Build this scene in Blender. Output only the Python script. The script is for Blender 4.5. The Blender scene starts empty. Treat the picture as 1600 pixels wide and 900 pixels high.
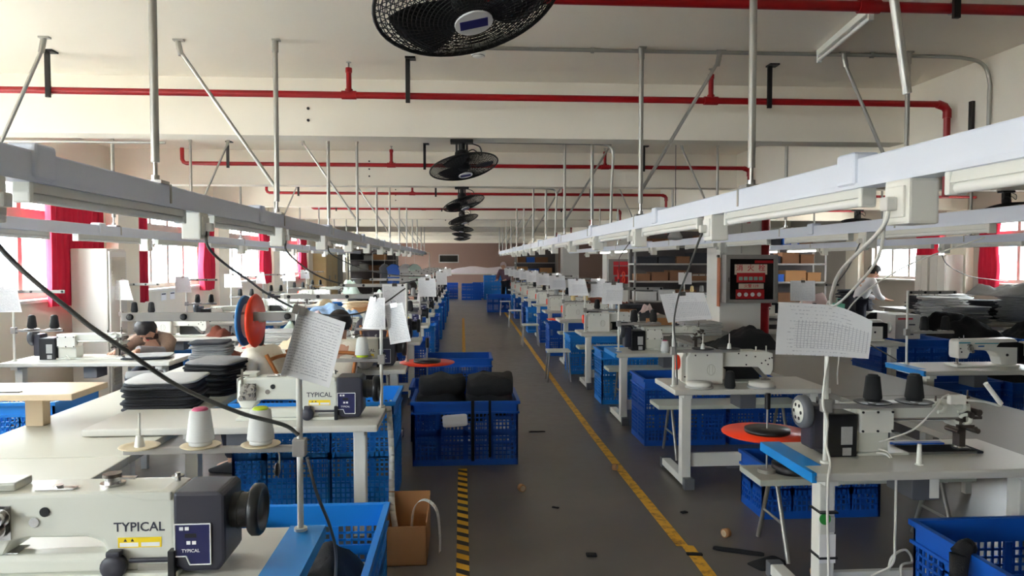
import bpy, bmesh, math, random
from mathutils import Vector, Matrix, Euler
R = math.radians
PI = math.pi
random.seed(7)
S = bpy.context.scene
C = S.collection

# ------------------------------------------------------------------ camera, sky, exposure
cam = bpy.data.cameras.new('camera')
cam.sensor_width = 36.0
cam.lens = 25.425
cam.clip_start = 0.02
cam.clip_end = 300
cam_o = bpy.data.objects.new('camera', cam)
C.objects.link(cam_o)
cam_o.location = (0, 0, 1.65)
cam_o.rotation_euler = (R(90 - 2.129), 0, R(-3.949))
S.camera = cam_o

w = bpy.data.worlds.new('sky')
S.world = w
w.use_nodes = True
bgn = w.node_tree.nodes['Background']
bgn.inputs[0].default_value = (0.93, 0.97, 1.0, 1)
bgn.inputs[1].default_value = 6.0
S.view_settings.view_transform = 'Standard'
S.view_settings.look = 'None'
S.view_settings.gamma = 1
S.view_settings.use_curve_mapping = False
S.view_settings.exposure = 2.8
S.cycles.max_bounces = 10
S.cycles.diffuse_bounces = 7
S.cycles.sample_clamp_indirect = 8

# hall dimensions
XL, XR, Y0, Y1, ZC = -4.8, 10.5, -5.9, 44.0, 3.2
BEAMS = [6.3 + 4.056 * k for k in range(-2, 10)]
ZB = 2.715
WSILL, WHEAD = 1.22, 2.58
def bays():
    return [b for b in BEAMS if not 22 < b < 23 and b < 40]
# portals: daylight enters through the window openings
def portal(x, yc, wd, zc, ht, face):
    l = bpy.data.lights.new('window_portal', 'AREA')
    l.shape = 'RECTANGLE'; l.size = ht; l.size_y = wd
    l.cycles.is_portal = True
    o = bpy.data.objects.new('window_portal', l)
    C.objects.link(o)
    o.location = (x, yc, zc)
    o.rotation_euler = (0, R(-90 if face > 0 else 90), 0)
for b in [BEAMS[0] - 4.056] + bays():
    portal(XL - 0.26, b + 2.1, 2.8, (WSILL + WHEAD) / 2, WHEAD - WSILL, 1)
for b in BEAMS[3:5]:
    portal(XR + 0.26, b + 2.1, 2.8, (WSILL + WHEAD) / 2, WHEAD - WSILL, -1)

# ------------------------------------------------------------------ materials
def lin(c):
    return tuple(((v / 255) / 12.92 if v / 255 <= 0.04045 else ((v / 255 + 0.055) / 1.055) ** 2.4) for v in c)
MATS = {}
def M(name, rgb, rough=0.5, metal=0.0, var=0.08, scale=6.0, bump=0.0, spec=0.5, emit=0.0, bscale=None, stretch=None):
    if name in MATS:
        return MATS[name]
    m = bpy.data.materials.new(name)
    m.use_nodes = True
    n, l = m.node_tree.nodes, m.node_tree.links
    p = n['Principled BSDF']
    col = lin(rgb)
    p.inputs['Roughness'].default_value = rough
    p.inputs['Metallic'].default_value = metal
    p.inputs['Specular IOR Level'].default_value = spec
    tc = n.new('ShaderNodeTexCoord')
    src = tc.outputs['Object']
    if stretch:
        mp = n.new('ShaderNodeMapping')
        mp.inputs['Scale'].default_value = stretch
        l.new(src, mp.inputs[0]); src = mp.outputs[0]
    nz = n.new('ShaderNodeTexNoise')
    nz.inputs['Scale'].default_value = scale
    nz.inputs['Detail'].default_value = 4
    l.new(src, nz.inputs['Vector'])
    mx = n.new('ShaderNodeMix'); mx.data_type = 'RGBA'
    mx.inputs[6].default_value = (*[v * (1 - var) for v in col], 1)
    mx.inputs[7].default_value = (*[min(1, v * (1 + var)) for v in col], 1)
    l.new(nz.outputs[0], mx.inputs[0])
    l.new(mx.outputs[2], p.inputs['Base Color'])
    if bump:
        nb = n.new('ShaderNodeTexNoise')
        nb.inputs['Scale'].default_value = bscale or scale * 6
        nb.inputs['Detail'].default_value = 5
        l.new(src, nb.inputs['Vector'])
        b = n.new('ShaderNodeBump')
        b.inputs['Strength'].default_value = bump
        b.inputs['Distance'].default_value = 0.01
        l.new(nb.outputs[0], b.inputs['Height'])
        l.new(b.outputs[0], p.inputs['Normal'])
    if emit:
        p.inputs['Emission Color'].default_value = (*col, 1)
        p.inputs['Emission Strength'].default_value = emit
    MATS[name] = m
    return m

wall_m = M('painted_wall', (232, 225, 210), 0.75, var=0.04, scale=1.5, bump=0.08)
ceil_m = M('painted_ceiling', (244, 236, 221), 0.85, var=0.035, scale=0.8, bump=0.05)
beam_m = M('painted_beam', (240, 233, 219), 0.8, var=0.04, scale=1.2, bump=0.05)
far_m = M('far_wall_paint', (160, 132, 122), 0.8, var=0.08, scale=0.6)
wall_dim_m = M('dimmed_wall_paint', (176, 168, 158), 0.75, var=0.05, scale=1.5)  # wall paint darkened on the front and right walls to cut bounced light
pillar_m = M('column_paint', (232, 229, 222), 0.6, var=0.04, scale=2)
red_m = M('red_pipe_paint', (158, 8, 18), 0.35, var=0.08, scale=4)
steel_m = M('galvanised_steel', (178, 176, 170), 0.38, 0.75, var=0.1, scale=12)
blackmetal_m = M('black_metal', (36, 33, 33), 0.5, 0.3, var=0.15)
trunk_m = M('trunking_white', (226, 232, 246), 0.4, var=0.02)
lampbody_m = M('lamp_housing', (232, 232, 226), 0.4, var=0.02)
tube_m = M('lamp_tube', (244, 244, 240), 0.25, var=0.01)
tubelit_m = M('lamp_tube_lit', (250, 250, 246), 0.3, var=0.01, emit=4.0)
box_m = M('socket_plastic', (236, 235, 228), 0.4, var=0.02)
top_m = M('table_laminate', (202, 200, 193), 0.4, var=0.035, scale=3)
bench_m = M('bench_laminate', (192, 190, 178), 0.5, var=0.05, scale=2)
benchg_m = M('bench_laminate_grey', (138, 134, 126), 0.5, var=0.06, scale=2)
edge_m = M('table_edge', (205, 203, 194), 0.4)
tan_m = M('tan_board', (218, 196, 164), 0.4, var=0.06)
leg_m = M('white_leg_paint', (220, 220, 214), 0.4, var=0.05)
greyplastic_m = M('grey_plastic', (96, 98, 104), 0.5)
mach_m = M('machine_enamel', (214, 215, 206), 0.3, var=0.03, scale=5)
machw_m = M('machine_white', (228, 227, 220), 0.3, var=0.03, scale=5)
dark_m = M('motor_black', (52, 51, 62), 0.42, var=0.08)
navy_m = M('panel_navy', (34, 36, 84), 0.35)
whitep_m = M('print_white', (240, 240, 240), 0.5, var=0.01)
blackp_m = M('print_black', (50, 52, 66), 0.5, var=0.01)
yellow_m = M('sticker_yellow', (246, 214, 20), 0.5, var=0.02)
chrome_m = M('chrome', (190, 188, 186), 0.2, 0.95, var=0.1, scale=20)
brass_m = M('dark_steel', (112, 104, 98), 0.3, 0.9, var=0.2, scale=30)
blackpl_m = M('black_plastic', (24, 24, 27), 0.4)
orange_m = M('orange_plastic', (244, 62, 24), 0.35, var=0.03)
bluepl_m = M('blue_plastic_disc', (30, 120, 190), 0.35)
crate_m = M('crate_blue', (14, 84, 182), 0.42, var=0.08, scale=3)
crateb_m = M('crate_bright_blue', (22, 128, 216), 0.42, var=0.07, scale=3)
tapeb_m = M('blue_tape', (22, 136, 216), 0.45, var=0.04)
thread_w = M('thread_white', (226, 228, 228), 0.8, var=0.05, scale=40, bump=0.4, bscale=150, stretch=(1, 1, 12))
thread_k = M('thread_black', (26, 26, 28), 0.75, var=0.1, scale=40, bump=0.4, bscale=150, stretch=(1, 1, 12))
thread_c = M('thread_cream', (226, 204, 150), 0.8, var=0.05, scale=40)
thread_g = M('thread_grey', (158, 160, 162), 0.8, var=0.05, scale=40)
lime_m = M('lime_plastic', (196, 220, 40), 0.4)
mint_m = M('mint_plastic', (120, 200, 176), 0.4)
green_m = M('dark_green_plastic', (36, 96, 78), 0.4)
plate_m = M('cream_plate', (222, 206, 174), 0.5, var=0.05)
card_m = M('cardboard', (176, 128, 84), 0.8, var=0.08, scale=5, bump=0.1)
cardd_m = M('brown_carton', (122, 84, 58), 0.85, var=0.15, scale=5)
felt_m = M('dark_felt', (52, 53, 60), 0.95, var=0.25, scale=60, bump=0.3)
blackcloth_m = M('black_cloth', (22, 22, 25), 0.95, var=0.3, scale=30, bump=0.4)
greycloth_m = M('grey_cloth', (128, 128, 130), 0.95, var=0.15, scale=40, bump=0.3)
ltgrey_m = M('light_grey_cloth', (186, 186, 186), 0.95, var=0.1, scale=30, bump=0.3)
pink_m = M('pale_pink_cloth', (218, 196, 196), 0.95, var=0.06, scale=9, bump=0.3)
mintcloth_m = M('pale_mint_cloth', (208, 226, 216), 0.95, var=0.06, scale=9, bump=0.3)
bluecloth_m = M('pale_blue_cloth', (150, 180, 214), 0.95, var=0.15, scale=30, bump=0.5)
whitecloth_m = M('white_cloth', (226, 224, 226), 0.95, var=0.06, scale=9, bump=0.3)
browncl_m = M('rust_cloth', (120, 62, 48), 0.95, var=0.2, scale=20, bump=0.4)
webbing_m = M('white_webbing', (222, 220, 214), 0.9, var=0.05, scale=60)
wire_m = M('cable_grey', (92, 92, 90), 0.5)
wirew_m = M('cable_white', (222, 220, 214), 0.45)
wirek_m = M('cable_black', (44, 42, 46), 0.5)
curtain_m = M('red_curtain', (204, 34, 66), 0.85, var=0.12, scale=14, stretch=(1, 3, 0.3))
def translucent(m, k):
    n, l = m.node_tree.nodes, m.node_tree.links
    p = n['Principled BSDF']; out = [x for x in n if x.type == 'OUTPUT_MATERIAL'][0]
    t = n.new('ShaderNodeBsdfTranslucent'); mx = n.new('ShaderNodeMixShader'); mx.inputs[0].default_value = k
    l.new(p.inputs['Base Color'].links[0].from_socket, t.inputs[0])
    l.new(p.outputs[0], mx.inputs[1]); l.new(t.outputs[0], mx.inputs[2]); l.new(mx.outputs[0], out.inputs[0])
translucent(curtain_m, 0.1)
alu_m = M('window_aluminium', (170, 158, 148), 0.5, 0.1, var=0.05)
wood_m = M('pale_wood_cabinet', (216, 190, 142), 0.55, var=0.08, scale=4, stretch=(4, 4, 0.6))
cabw_m = M('cabinet_white', (218, 214, 208), 0.6, var=0.03)
acgrille_m = M('aircon_grille', (204, 196, 180), 0.5)
rack_m = M('rack_steel', (156, 152, 148), 0.5, 0.2)
skin_m = M('skin', (214, 164, 138), 0.55, var=0.05, scale=20)
hair_m = M('black_hair', (34, 26, 26), 0.55, var=0.3, scale=60, stretch=(1, 1, 0.2), bump=0.4)
jacket_m = M('beige_jacket', (150, 126, 112), 0.95, var=0.25, scale=45, bump=0.3)
shirt_m = M('cream_shirt', (234, 226, 210), 0.9, var=0.06, scale=12, bump=0.3)
strap_m = M('tan_strap', (170, 104, 52), 0.7, var=0.1)
trouser_m = M('dark_trousers', (44, 46, 58), 0.9)
sleeve_m = M('grey_oversleeve', (150, 146, 152), 0.9)
build_m = M('building_pale', (222, 214, 206), 0.8, var=0.05, scale=0.4)
buildg_m = M('building_glass', (130, 150, 170), 0.3)
ground_m = M('yard', (214, 210, 202), 0.9)
seat_m = M('bench_seat_top', (190, 196, 186), 0.5)
redcab_m = M('red_sign', (186, 24, 30), 0.5, var=0.05)
cream_m = M('sign_cream', (226, 206, 186), 0.55)
redtext_m = M('sign_red_text', (206, 60, 70), 0.5)
darkglass_m = M('cabinet_glass', (24, 18, 18), 0.12)
ochre_m = M('wood_strip', (190, 112, 72), 0.6)

def floor_material():
    m = bpy.data.materials.new('epoxy_floor'); m.use_nodes = True
    n, l = m.node_tree.nodes, m.node_tree.links
    p = n['Principled BSDF']
    tc = n.new('ShaderNodeTexCoord')
    a = n.new('ShaderNodeTexNoise'); a.inputs['Scale'].default_value = 0.9; a.inputs['Detail'].default_value = 8
    b = n.new('ShaderNodeTexNoise'); b.inputs['Scale'].default_value = 9; b.inputs['Detail'].default_value = 6
    l.new(tc.outputs['Object'], a.inputs['Vector']); l.new(tc.outputs['Object'], b.inputs['Vector'])
    r = n.new('ShaderNodeValToRGB')
    r.color_ramp.elements[0].position = 0.3; r.color_ramp.elements[0].color = (*lin((98, 91, 86)), 1)
    r.color_ramp.elements[1].position = 0.75; r.color_ramp.elements[1].color = (*lin((120, 112, 104)), 1)
    l.new(a.outputs[0], r.inputs[0])
    mx = n.new('ShaderNodeMix'); mx.data_type = 'RGBA'; mx.blend_type = 'MULTIPLY'; mx.inputs[0].default_value = 0.35
    l.new(r.outputs[0], mx.inputs[6]); l.new(b.outputs[0], mx.inputs[7])
    l.new(mx.outputs[2], p.inputs['Base Color'])
    rr = n.new('ShaderNodeMapRange'); rr.inputs[3].default_value = 0.24; rr.inputs[4].default_value = 0.42
    l.new(b.outputs[0], rr.inputs[0]); l.new(rr.outputs[0], p.inputs['Roughness'])
    p.inputs['Specular IOR Level'].default_value = 0.5
    return m
floor_m = floor_material()

def glass_material():
    m = bpy.data.materials.new('window_glass'); m.use_nodes = True
    n, l = m.node_tree.nodes, m.node_tree.links
    n.remove(n['Principled BSDF'])
    out = [x for x in n if x.type == 'OUTPUT_MATERIAL'][0]
    t = n.new('ShaderNodeBsdfTransparent'); t.inputs[0].default_value = (0.93, 0.96, 0.97, 1)
    g = n.new('ShaderNodeBsdfGlossy'); g.inputs['Roughness'].default_value = 0.02
    mx = n.new('ShaderNodeMixShader'); mx.inputs[0].default_value = 0.05
    l.new(t.outputs[0], mx.inputs[1]); l.new(g.outputs[0], mx.inputs[2]); l.new(mx.outputs[0], out.inputs[0])
    return m
glass_m = glass_material()

def sheet_material(name, grid):
    """white paper with a printed form: ruled lines or a ruled grid (flat print)"""
    m = bpy.data.materials.new(name); m.use_nodes = True
    n, l = m.node_tree.nodes, m.node_tree.links
    p = n['Principled BSDF']; p.inputs['Roughness'].default_value = 0.8
    uv = n.new('ShaderNodeUVMap'); sp = n.new('ShaderNodeSeparateXYZ'); l.new(uv.outputs[0], sp.inputs[0])
    def math_(op, a, b=None):
        k = n.new('ShaderNodeMath'); k.operation = op
        for i, v in enumerate((a, b)):
            if v is None: continue
            if isinstance(v, (int, float)): k.inputs[i].default_value = v
            else: l.new(v, k.inputs[i])
        return k.outputs[0]
    def lines(c, freq, wd):
        return math_('LESS_THAN', math_('FRACT', math_('MULTIPLY', c, freq)), wd)
    def inside(c, a, b):
        return math_('MULTIPLY', math_('GREATER_THAN', c, a), math_('LESS_THAN', c, b))
    u, v = sp.outputs[0], sp.outputs[1]
    nz = n.new('ShaderNodeTexNoise'); nz.inputs['Scale'].default_value = 42; l.new(uv.outputs[0], nz.inputs['Vector'])
    if grid:
        g = math_('MAXIMUM', lines(u, 26, 0.16), lines(v, 22, 0.16))
        g = math_('MULTIPLY', math_('MULTIPLY', g, inside(u, 0.2, 0.98)), inside(v, 0.14, 0.68))
        t = math_('MULTIPLY', math_('MULTIPLY', lines(v, 14, 0.22), math_('GREATER_THAN', nz.outputs[0], 0.56)), inside(u, 0.12, 0.8))
        ink = math_('MAXIMUM', g, t); dark = 0.42
    else:
        ink = math_('MULTIPLY', math_('MULTIPLY', lines(v, 24, 0.3), math_('GREATER_THAN', nz.outputs[0], 0.48)), inside(u, 0.07, 0.93))
        ink = math_('MULTIPLY', ink, inside(v, 0.06, 0.94)); dark = 0.5
    mx = n.new('ShaderNodeMix'); mx.data_type = 'RGBA'
    l.new(math_('MULTIPLY', ink, dark), mx.inputs[0])
    mx.inputs[6].default_value = (0.86, 0.86, 0.88, 1); mx.inputs[7].default_value = (0.12, 0.12, 0.2, 1)
    l.new(mx.outputs[2], p.inputs['Base Color'])
    return m
sheetg_m = sheet_material('printed_grid_sheet', True)
sheetl_m = sheet_material('printed_lines_sheet', False)

def hazard_material():
    m = bpy.data.materials.new('hazard_tape'); m.use_nodes = True
    n, l = m.node_tree.nodes, m.node_tree.links
    p = n['Principled BSDF']; p.inputs['Roughness'].default_value = 0.6
    tc = n.new('ShaderNodeTexCoord'); sp = n.new('ShaderNodeSeparateXYZ'); l.new(tc.outputs['Object'], sp.inputs[0])
    a = n.new('ShaderNodeMath'); a.operation = 'MULTIPLY_ADD'; a.inputs[1].default_value = 0.7
    l.new(sp.outputs[0], a.inputs[0]); l.new(sp.outputs[1], a.inputs[2])
    b = n.new('ShaderNodeMath'); b.operation = 'MULTIPLY'; b.inputs[1].default_value = 7.6; l.new(a.outputs[0], b.inputs[0])
    f = n.new('ShaderNodeMath'); f.operation = 'FRACT'; l.new(b.outputs[0], f.inputs[0])
    g = n.new('ShaderNodeMath'); g.operation = 'LESS_THAN'; g.inputs[1].default_value = 0.46; l.new(f.outputs[0], g.inputs[0])
    mx = n.new('ShaderNodeMix'); mx.data_type = 'RGBA'; l.new(g.outputs[0], mx.inputs[0])
    mx.inputs[6].default_value = (*lin((226, 170, 30)), 1); mx.inputs[7].default_value = (*lin((46, 42, 36)), 1)
    l.new(mx.outputs[2], p.inputs['Base Color'])
    return m
hazard_m = hazard_material()
def worn_tape_material():
    m = bpy.data.materials.new('worn_yellow_tape'); m.use_nodes = True
    n, l = m.node_tree.nodes, m.node_tree.links
    p = n['Principled BSDF']; p.inputs['Roughness'].default_value = 0.6
    tc = n.new('ShaderNodeTexCoord')
    nz = n.new('ShaderNodeTexNoise'); nz.inputs['Scale'].default_value = 14; nz.inputs['Detail'].default_value = 6; nz.inputs['Roughness'].default_value = 0.7
    l.new(tc.outputs['Object'], nz.inputs['Vector'])
    r = n.new('ShaderNodeValToRGB')
    e = r.color_ramp.elements
    e[0].position = 0.3; e[0].color = (*lin((120, 84, 40)), 1)
    e[1].position = 0.52; e[1].color = (*lin((222, 166, 40)), 1)
    l.new(nz.outputs[0], r.inputs[0]); l.new(r.outputs[0], p.inputs['Base Color'])
    return m
worntape_m = worn_tape_material()

# ------------------------------------------------------------------ mesh building
class MB:
    def __init__(s):
        s.v = []; s.f = []; s.sm = []; s.mi = []; s.uv = {}
    def add(s, vs, fs, smooth=False, mi=0, xf=None):
        b = len(s.v)
        s.v += [tuple(xf @ Vector(p)) if xf else tuple(p) for p in vs]
        for f in fs:
            s.f.append([b + i for i in f]); s.sm.append(smooth); s.mi.append(mi)
        return s
    def box(s, x0, x1, y0, y1, z0, z1, mi=0, xf=None):
        vs = [(x0, y0, z0), (x1, y0, z0), (x1, y1, z0), (x0, y1, z0), (x0, y0, z1), (x1, y0, z1), (x1, y1, z1), (x0, y1, z1)]
        return s.add(vs, [(0, 3, 2, 1), (4, 5, 6, 7), (0, 1, 5, 4), (1, 2, 6, 5), (2, 3, 7, 6), (3, 0, 4, 7)], False, mi, xf)
    def cyl(s, p0, p1, r0, r1=None, n=12, mi=0, caps=True):
        p0, p1 = Vector(p0), Vector(p1)
        r1 = r0 if r1 is None else r1
        d = (p1 - p0).normalized()
        a = d.orthogonal().normalized(); b = d.cross(a)
        vs = []
        for p, r in ((p0, r0), (p1, r1)):
            vs += [p + a * (r * math.cos(2 * PI * i / n)) + b * (r * math.sin(2 * PI * i / n)) for i in range(n)]
        s.add(vs, [(i, (i + 1) % n, n + (i + 1) % n, n + i) for i in range(n)], True, mi)
        if caps:
            s.add(vs[:n], [tuple(reversed(range(n)))], False, mi)
            s.add(vs[n:], [tuple(range(n))], False, mi)
        return s
    def tube(s, pts, r, n=6, mi=0, closed=False):
        pts = [Vector(p) for p in pts]
        k = len(pts)
        vs = []; ref = None
        for i, p in enumerate(pts):
            d = (pts[(i + 1) % k] - pts[i - 1]) if closed else (pts[min(i + 1, k - 1)] - pts[max(i - 1, 0)])
            d.normalize()
            if ref is None: ref = d.orthogonal().normalized()
            a = ref - d * ref.dot(d)
            a = a.normalized() if a.length > 1e-6 else d.orthogonal().normalized()
            ref = a; b = d.cross(a)
            vs += [p + a * (r * math.cos(2 * PI * j / n)) + b * (r * math.sin(2 * PI * j / n)) for j in range(n)]
        fs = []
        for i in range(k if closed else k - 1):
            i2 = (i + 1) % k
            fs += [(i * n + j, i * n + (j + 1) % n, i2 * n + (j + 1) % n, i2 * n + j) for j in range(n)]
        s.add(vs, fs, True, mi)
        if not closed:
            s.add(vs[:n], [tuple(reversed(range(n)))], False, mi)
            s.add(vs[-n:], [tuple(range(n))], False, mi)
        return s
    def lathe(s, prof, c=(0, 0, 0), axis='Z', n=20, mi=0, smooth=True):
        vs = []
        for r, h in prof:
            for i in range(n):
                a = 2 * PI * i / n; x, y = r * math.cos(a), r * math.sin(a)
                q = {'Z': (x, y, h), 'X': (h, x, y), 'Y': (y, h, x)}[axis]
                vs.append((q[0] + c[0], q[1] + c[1], q[2] + c[2]))
        fs = []
        for k in range(len(prof) - 1):
            fs += [(k * n + i, k * n + (i + 1) % n, (k + 1) * n + (i + 1) % n, (k + 1) * n + i) for i in range(n)]
        fs.append(tuple(reversed(range(n)))); fs.append(tuple(range((len(prof) - 1) * n, len(prof) * n)))
        return s.add(vs, fs, smooth, mi)
    def prism(s, poly, y0, y1, plane='XZ', mi=0):
        n = len(poly)
        def P(a, b, y): return {'XZ': (a, y, b), 'YZ': (y, a, b), 'XY': (a, b, y)}[plane]
        vs = [P(a, b, y0) for a, b in poly] + [P(a, b, y1) for a, b in poly]
        return s.add(vs, [tuple(range(n)), tuple(reversed(range(n, 2 * n)))] + [(i, n + i, n + (i + 1) % n, (i + 1) % n) for i in range(n)], False, mi)
    def mesh(s, name, mats, bevel=0.0, seg=2, recalc=True):
        me = bpy.data.meshes.new(name)
        me.from_pydata(s.v, [], s.f)
        me.polygons.foreach_set('use_smooth', s.sm)
        me.polygons.foreach_set('material_index', s.mi)
        for m in (mats if isinstance(mats, (list, tuple)) else [mats]):
            me.materials.append(m)
        if bevel or recalc:
            bm = bmesh.new(); bm.from_mesh(me)
            bmesh.ops.recalc_face_normals(bm, faces=bm.faces)
            if bevel:
                es = [e for e in bm.edges if len(e.link_faces) == 2 and not (e.link_faces[0].smooth and e.link_faces[1].smooth) and e.calc_face_angle(0) > 0.35]
                bmesh.ops.bevel(bm, geom=es, offset=bevel, segments=seg, affect='EDGES', profile=0.6, clamp_overlap=True)
            bm.to_mesh(me); bm.free()
        return me
def link(name, me, parent=None, loc=None, rot=None):
    o = bpy.data.objects.new(name, me); C.objects.link(o)
    if parent: o.parent = parent
    if loc: o.location = loc
    if rot: o.rotation_euler = rot
    return o
def obj(name, mb, mats, parent=None, bevel=0.0, loc=None, rot=None, seg=2):
    return link(name, mb.mesh(name, mats, bevel, seg), parent, loc, rot)
def tag(o, label, cat, group=None, kind=None):
    o['label'] = label; o['category'] = cat
    if group: o['group'] = group
    if kind: o['kind'] = kind
    return o
def thing(name, label, cat, loc=(0, 0, 0), rz=0, group=None):
    o = bpy.data.objects.new(name, None); C.objects.link(o)
    o.empty_display_size = 0.1
    o.location = loc; o.rotation_euler = (0, 0, rz)
    return tag(o, label, cat, group)
def struct(o):
    o['kind'] = 'structure'; return o
def dup(root, loc, rz=None, label=None, group=None):
    r = root.copy(); C.objects.link(r); r.location = loc
    if rz is not None: r.rotation_euler = (0, 0, rz)
    if label: r['label'] = label
    if group: r['group'] = group
    for ch in root.children:
        c = ch.copy(); C.objects.link(c); c.parent = r
        for g in ch.children:
            d = g.copy(); C.objects.link(d); d.parent = c
    return r
class Proto:
    """first use moves the source itself, later uses copy it with its parts"""
    def __init__(s, make): s.make = make; s.src = None
    def put(s, label, loc, rz=0, group=None):
        if s.src is None:
            s.src = s.make(); o = s.src
            o.location = loc; o.rotation_euler = (0, 0, rz); o['label'] = label
            if group: o['group'] = group
            return o
        return dup(s.src, loc, rz, label, group)
_txt = {}
def text_mesh(t, size, mat):
    k = (t, size, mat.name)
    if k not in _txt:
        cu = bpy.data.curves.new('lettering', 'FONT'); cu.body = t; cu.size = size
        cu.align_x = 'CENTER'; cu.align_y = 'CENTER'; cu.extrude = 0.0004; cu.offset = 0.012 * size; cu.resolution_u = 3
        o = bpy.data.objects.new('lettering', cu); C.objects.link(o)
        bpy.context.view_layer.update()
        me = bpy.data.meshes.new_from_object(o.evaluated_get(bpy.context.evaluated_depsgraph_get()))
        bpy.data.objects.remove(o)
        me.name = 'lettering'; me.materials.clear(); me.materials.append(mat)
        _txt[k] = me
    return _txt[k]
ORD = 'first second third fourth fifth sixth seventh eighth ninth tenth eleventh twelfth thirteenth fourteenth fifteenth sixteenth seventeenth eighteenth nineteenth twentieth'.split()
def ordw(i): return ORD[i] if i < 20 else 'twenty-' + ORD[i - 20]
def bez(pts, n=10):
    """smooth curve through points (Catmull-Rom)"""
    P = [Vector(p) for p in pts]
    P = [P[0] * 2 - P[1]] + P + [P[-1] * 2 - P[-2]]
    out = []
    for i in range(1, len(P) - 2):
        a, b, c, d = P[i - 1], P[i], P[i + 1], P[i + 2]
        for j in range(n):
            t = j / n
            out.append(0.5 * ((2 * b) + (c - a) * t + (2 * a - 5 * b + 4 * c - d) * t * t + (3 * b - a - 3 * c + d) * t ** 3))
    out.append(P[-2])
    return out
# ------------------------------------------------------------------ the hall
struct(obj('floor', MB().box(XL - 0.3, XR + 0.3, Y0, Y1, -0.2, 0), floor_m))
struct(obj('ceiling', MB().box(XL - 0.3, XR + 0.3, Y0, Y1, ZC, ZC + 0.2), ceil_m))
struct(obj('wall_back', MB().box(XL - 0.3, XR + 0.3, Y1, Y1 + 0.25, -0.2, ZC + 0.2), far_m))
struct(obj('wall_front', MB().box(XL - 0.3, XR + 0.3, Y0 - 0.25, Y0, -0.2, ZC + 0.2), wall_dim_m))
WB = [BEAMS[0] - 4.056 + 0.05] + bays()
def window_wall(name, x0, x1, WB, m=None):
    mb = MB()
    ys = [Y0]
    for b in WB: ys += [b + 0.7, b + 3.5]
    ys.append(Y1)
    mb.box(x0, x1, Y0, Y1, -0.2, WSILL)
    mb.box(x0, x1, Y0, Y1, WHEAD, ZC + 0.2)
    for i in range(0, len(ys), 2): mb.box(x0, x1, ys[i], ys[i + 1], WSILL, WHEAD)
    return struct(obj(name, mb, m or wall_m))
window_wall('wall_left', XL - 0.25, XL, WB)
window_wall('wall_right', XR, XR + 0.25, BEAMS[3:5], wall_dim_m)
def window(n, x, ya, yb, side):
    r = bpy.data.objects.new('window_%d' % n, None); C.objects.link(r); r['kind'] = 'structure'
    r.location = (x, 0, 0)
    W = 0.07
    fr = MB()
    fr.box(-0.04, 0.04, ya, ya + W, WSILL, WHEAD).box(-0.04, 0.04, yb - W, yb, WSILL, WHEAD)
    fr.box(-0.04, 0.04, ya + W, yb - W, WSILL, WSILL + W).box(-0.04, 0.04, ya + W, yb - W, WHEAD - W, WHEAD)
    obj('window_frame', fr, alu_m, r)
    zt = 2.18
    obj('transom', MB().box(-0.045, 0.045, ya + W, yb - W, zt - 0.06, zt + 0.06), alu_m, r)
    step = (yb - ya - 2 * W) / 4
    for i in range(4):
        a, b = ya + W + step * i, ya + W + step * (i + 1)
        if i: obj('mullion', MB().box(-0.04, 0.04, a - 0.04, a + 0.04, WSILL + W, WHEAD - W), alu_m, r)
        for z0, z1 in ((WSILL + W, zt - 0.06), (zt + 0.06, WHEAD - W)):
            obj('pane', MB().box(-0.004, 0.004, a, b, z0, z1), glass_m, r)
    obj('window_sill', MB().box(0.0 if side > 0 else -0.2, 0.2 if side > 0 else 0.0, ya - 0.05, yb + 0.05, WSILL - 0.04, WSILL - 0.002), pillar_m, r, 0.006)
n = 1
for b in WB:
    window(n, XL - 0.14, b + 0.7, b + 3.5, 1); n += 1
for b in BEAMS[3:5]:
    window(n, XR + 0.14, b + 0.7, b + 3.5, -1); n += 1
# beams, columns, pilasters
for i, b in enumerate(BEAMS):
    bo = struct(obj('beam', MB().box(XL, XR, b, b + 0.26, ZB, ZC), beam_m))
    if 2 <= i <= 4:
        for dz in (0.0, -0.11, -0.21):
            obj('bolt', MB().cyl((-1.3, b - 0.012, ZB + 0.34 + dz), (-1.3, b, ZB + 0.34 + dz), 0.012, n=8), blackmetal_m, bo)
    for nm, xa, xb in (('wall_pilaster', XL, XL + 0.16), ('wall_pilaster', XR - 0.16, XR)):
        struct(obj(nm, MB().box(xa, xb, b - 0.2, b + 0.42, 0, ZB), wall_m))
struct(obj('beam', MB().box(4.0, 4.26, Y0, Y1, 2.55, ZC), beam_m))
for b in (BEAMS[1], BEAMS[3], BEAMS[5], BEAMS[7], BEAMS[9]):
    struct(obj('column', MB().box(3.67, 4.28, b - 0.26, b + 0.3, 0, 2.56), pillar_m, bevel=0.012))
# street outside
struct(obj('exterior_ground', MB().box(-80, 80, -60, 90, -7.2, -7), ground_m))
def building(label, x, face):
    r = thing('building', label, 'building', (x, 0, 0))
    obj('wall', MB().box(-4, 4, -8, 40, -7, 5.2), build_m, r)
    obj('parapet', MB().box(-4.2, 4.2, -8.2, 40.2, 5.2, 5.7), build_m, r)
    wm = MB().box(-0.06, 0.06, -0.9, 0.9, -0.8, 0.8).mesh('window', buildg_m)
    for i in range(11):
        for z in (-4.4, -0.9, 2.4):
            link('window', wm, r, (face * 4.02, -5 + i * 4.2, z))
building('pale apartment block seen through the windows beside the red curtains', -24, 1)
building('pale office block seen through the windows past the fire cabinet', 34, -1)

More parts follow.
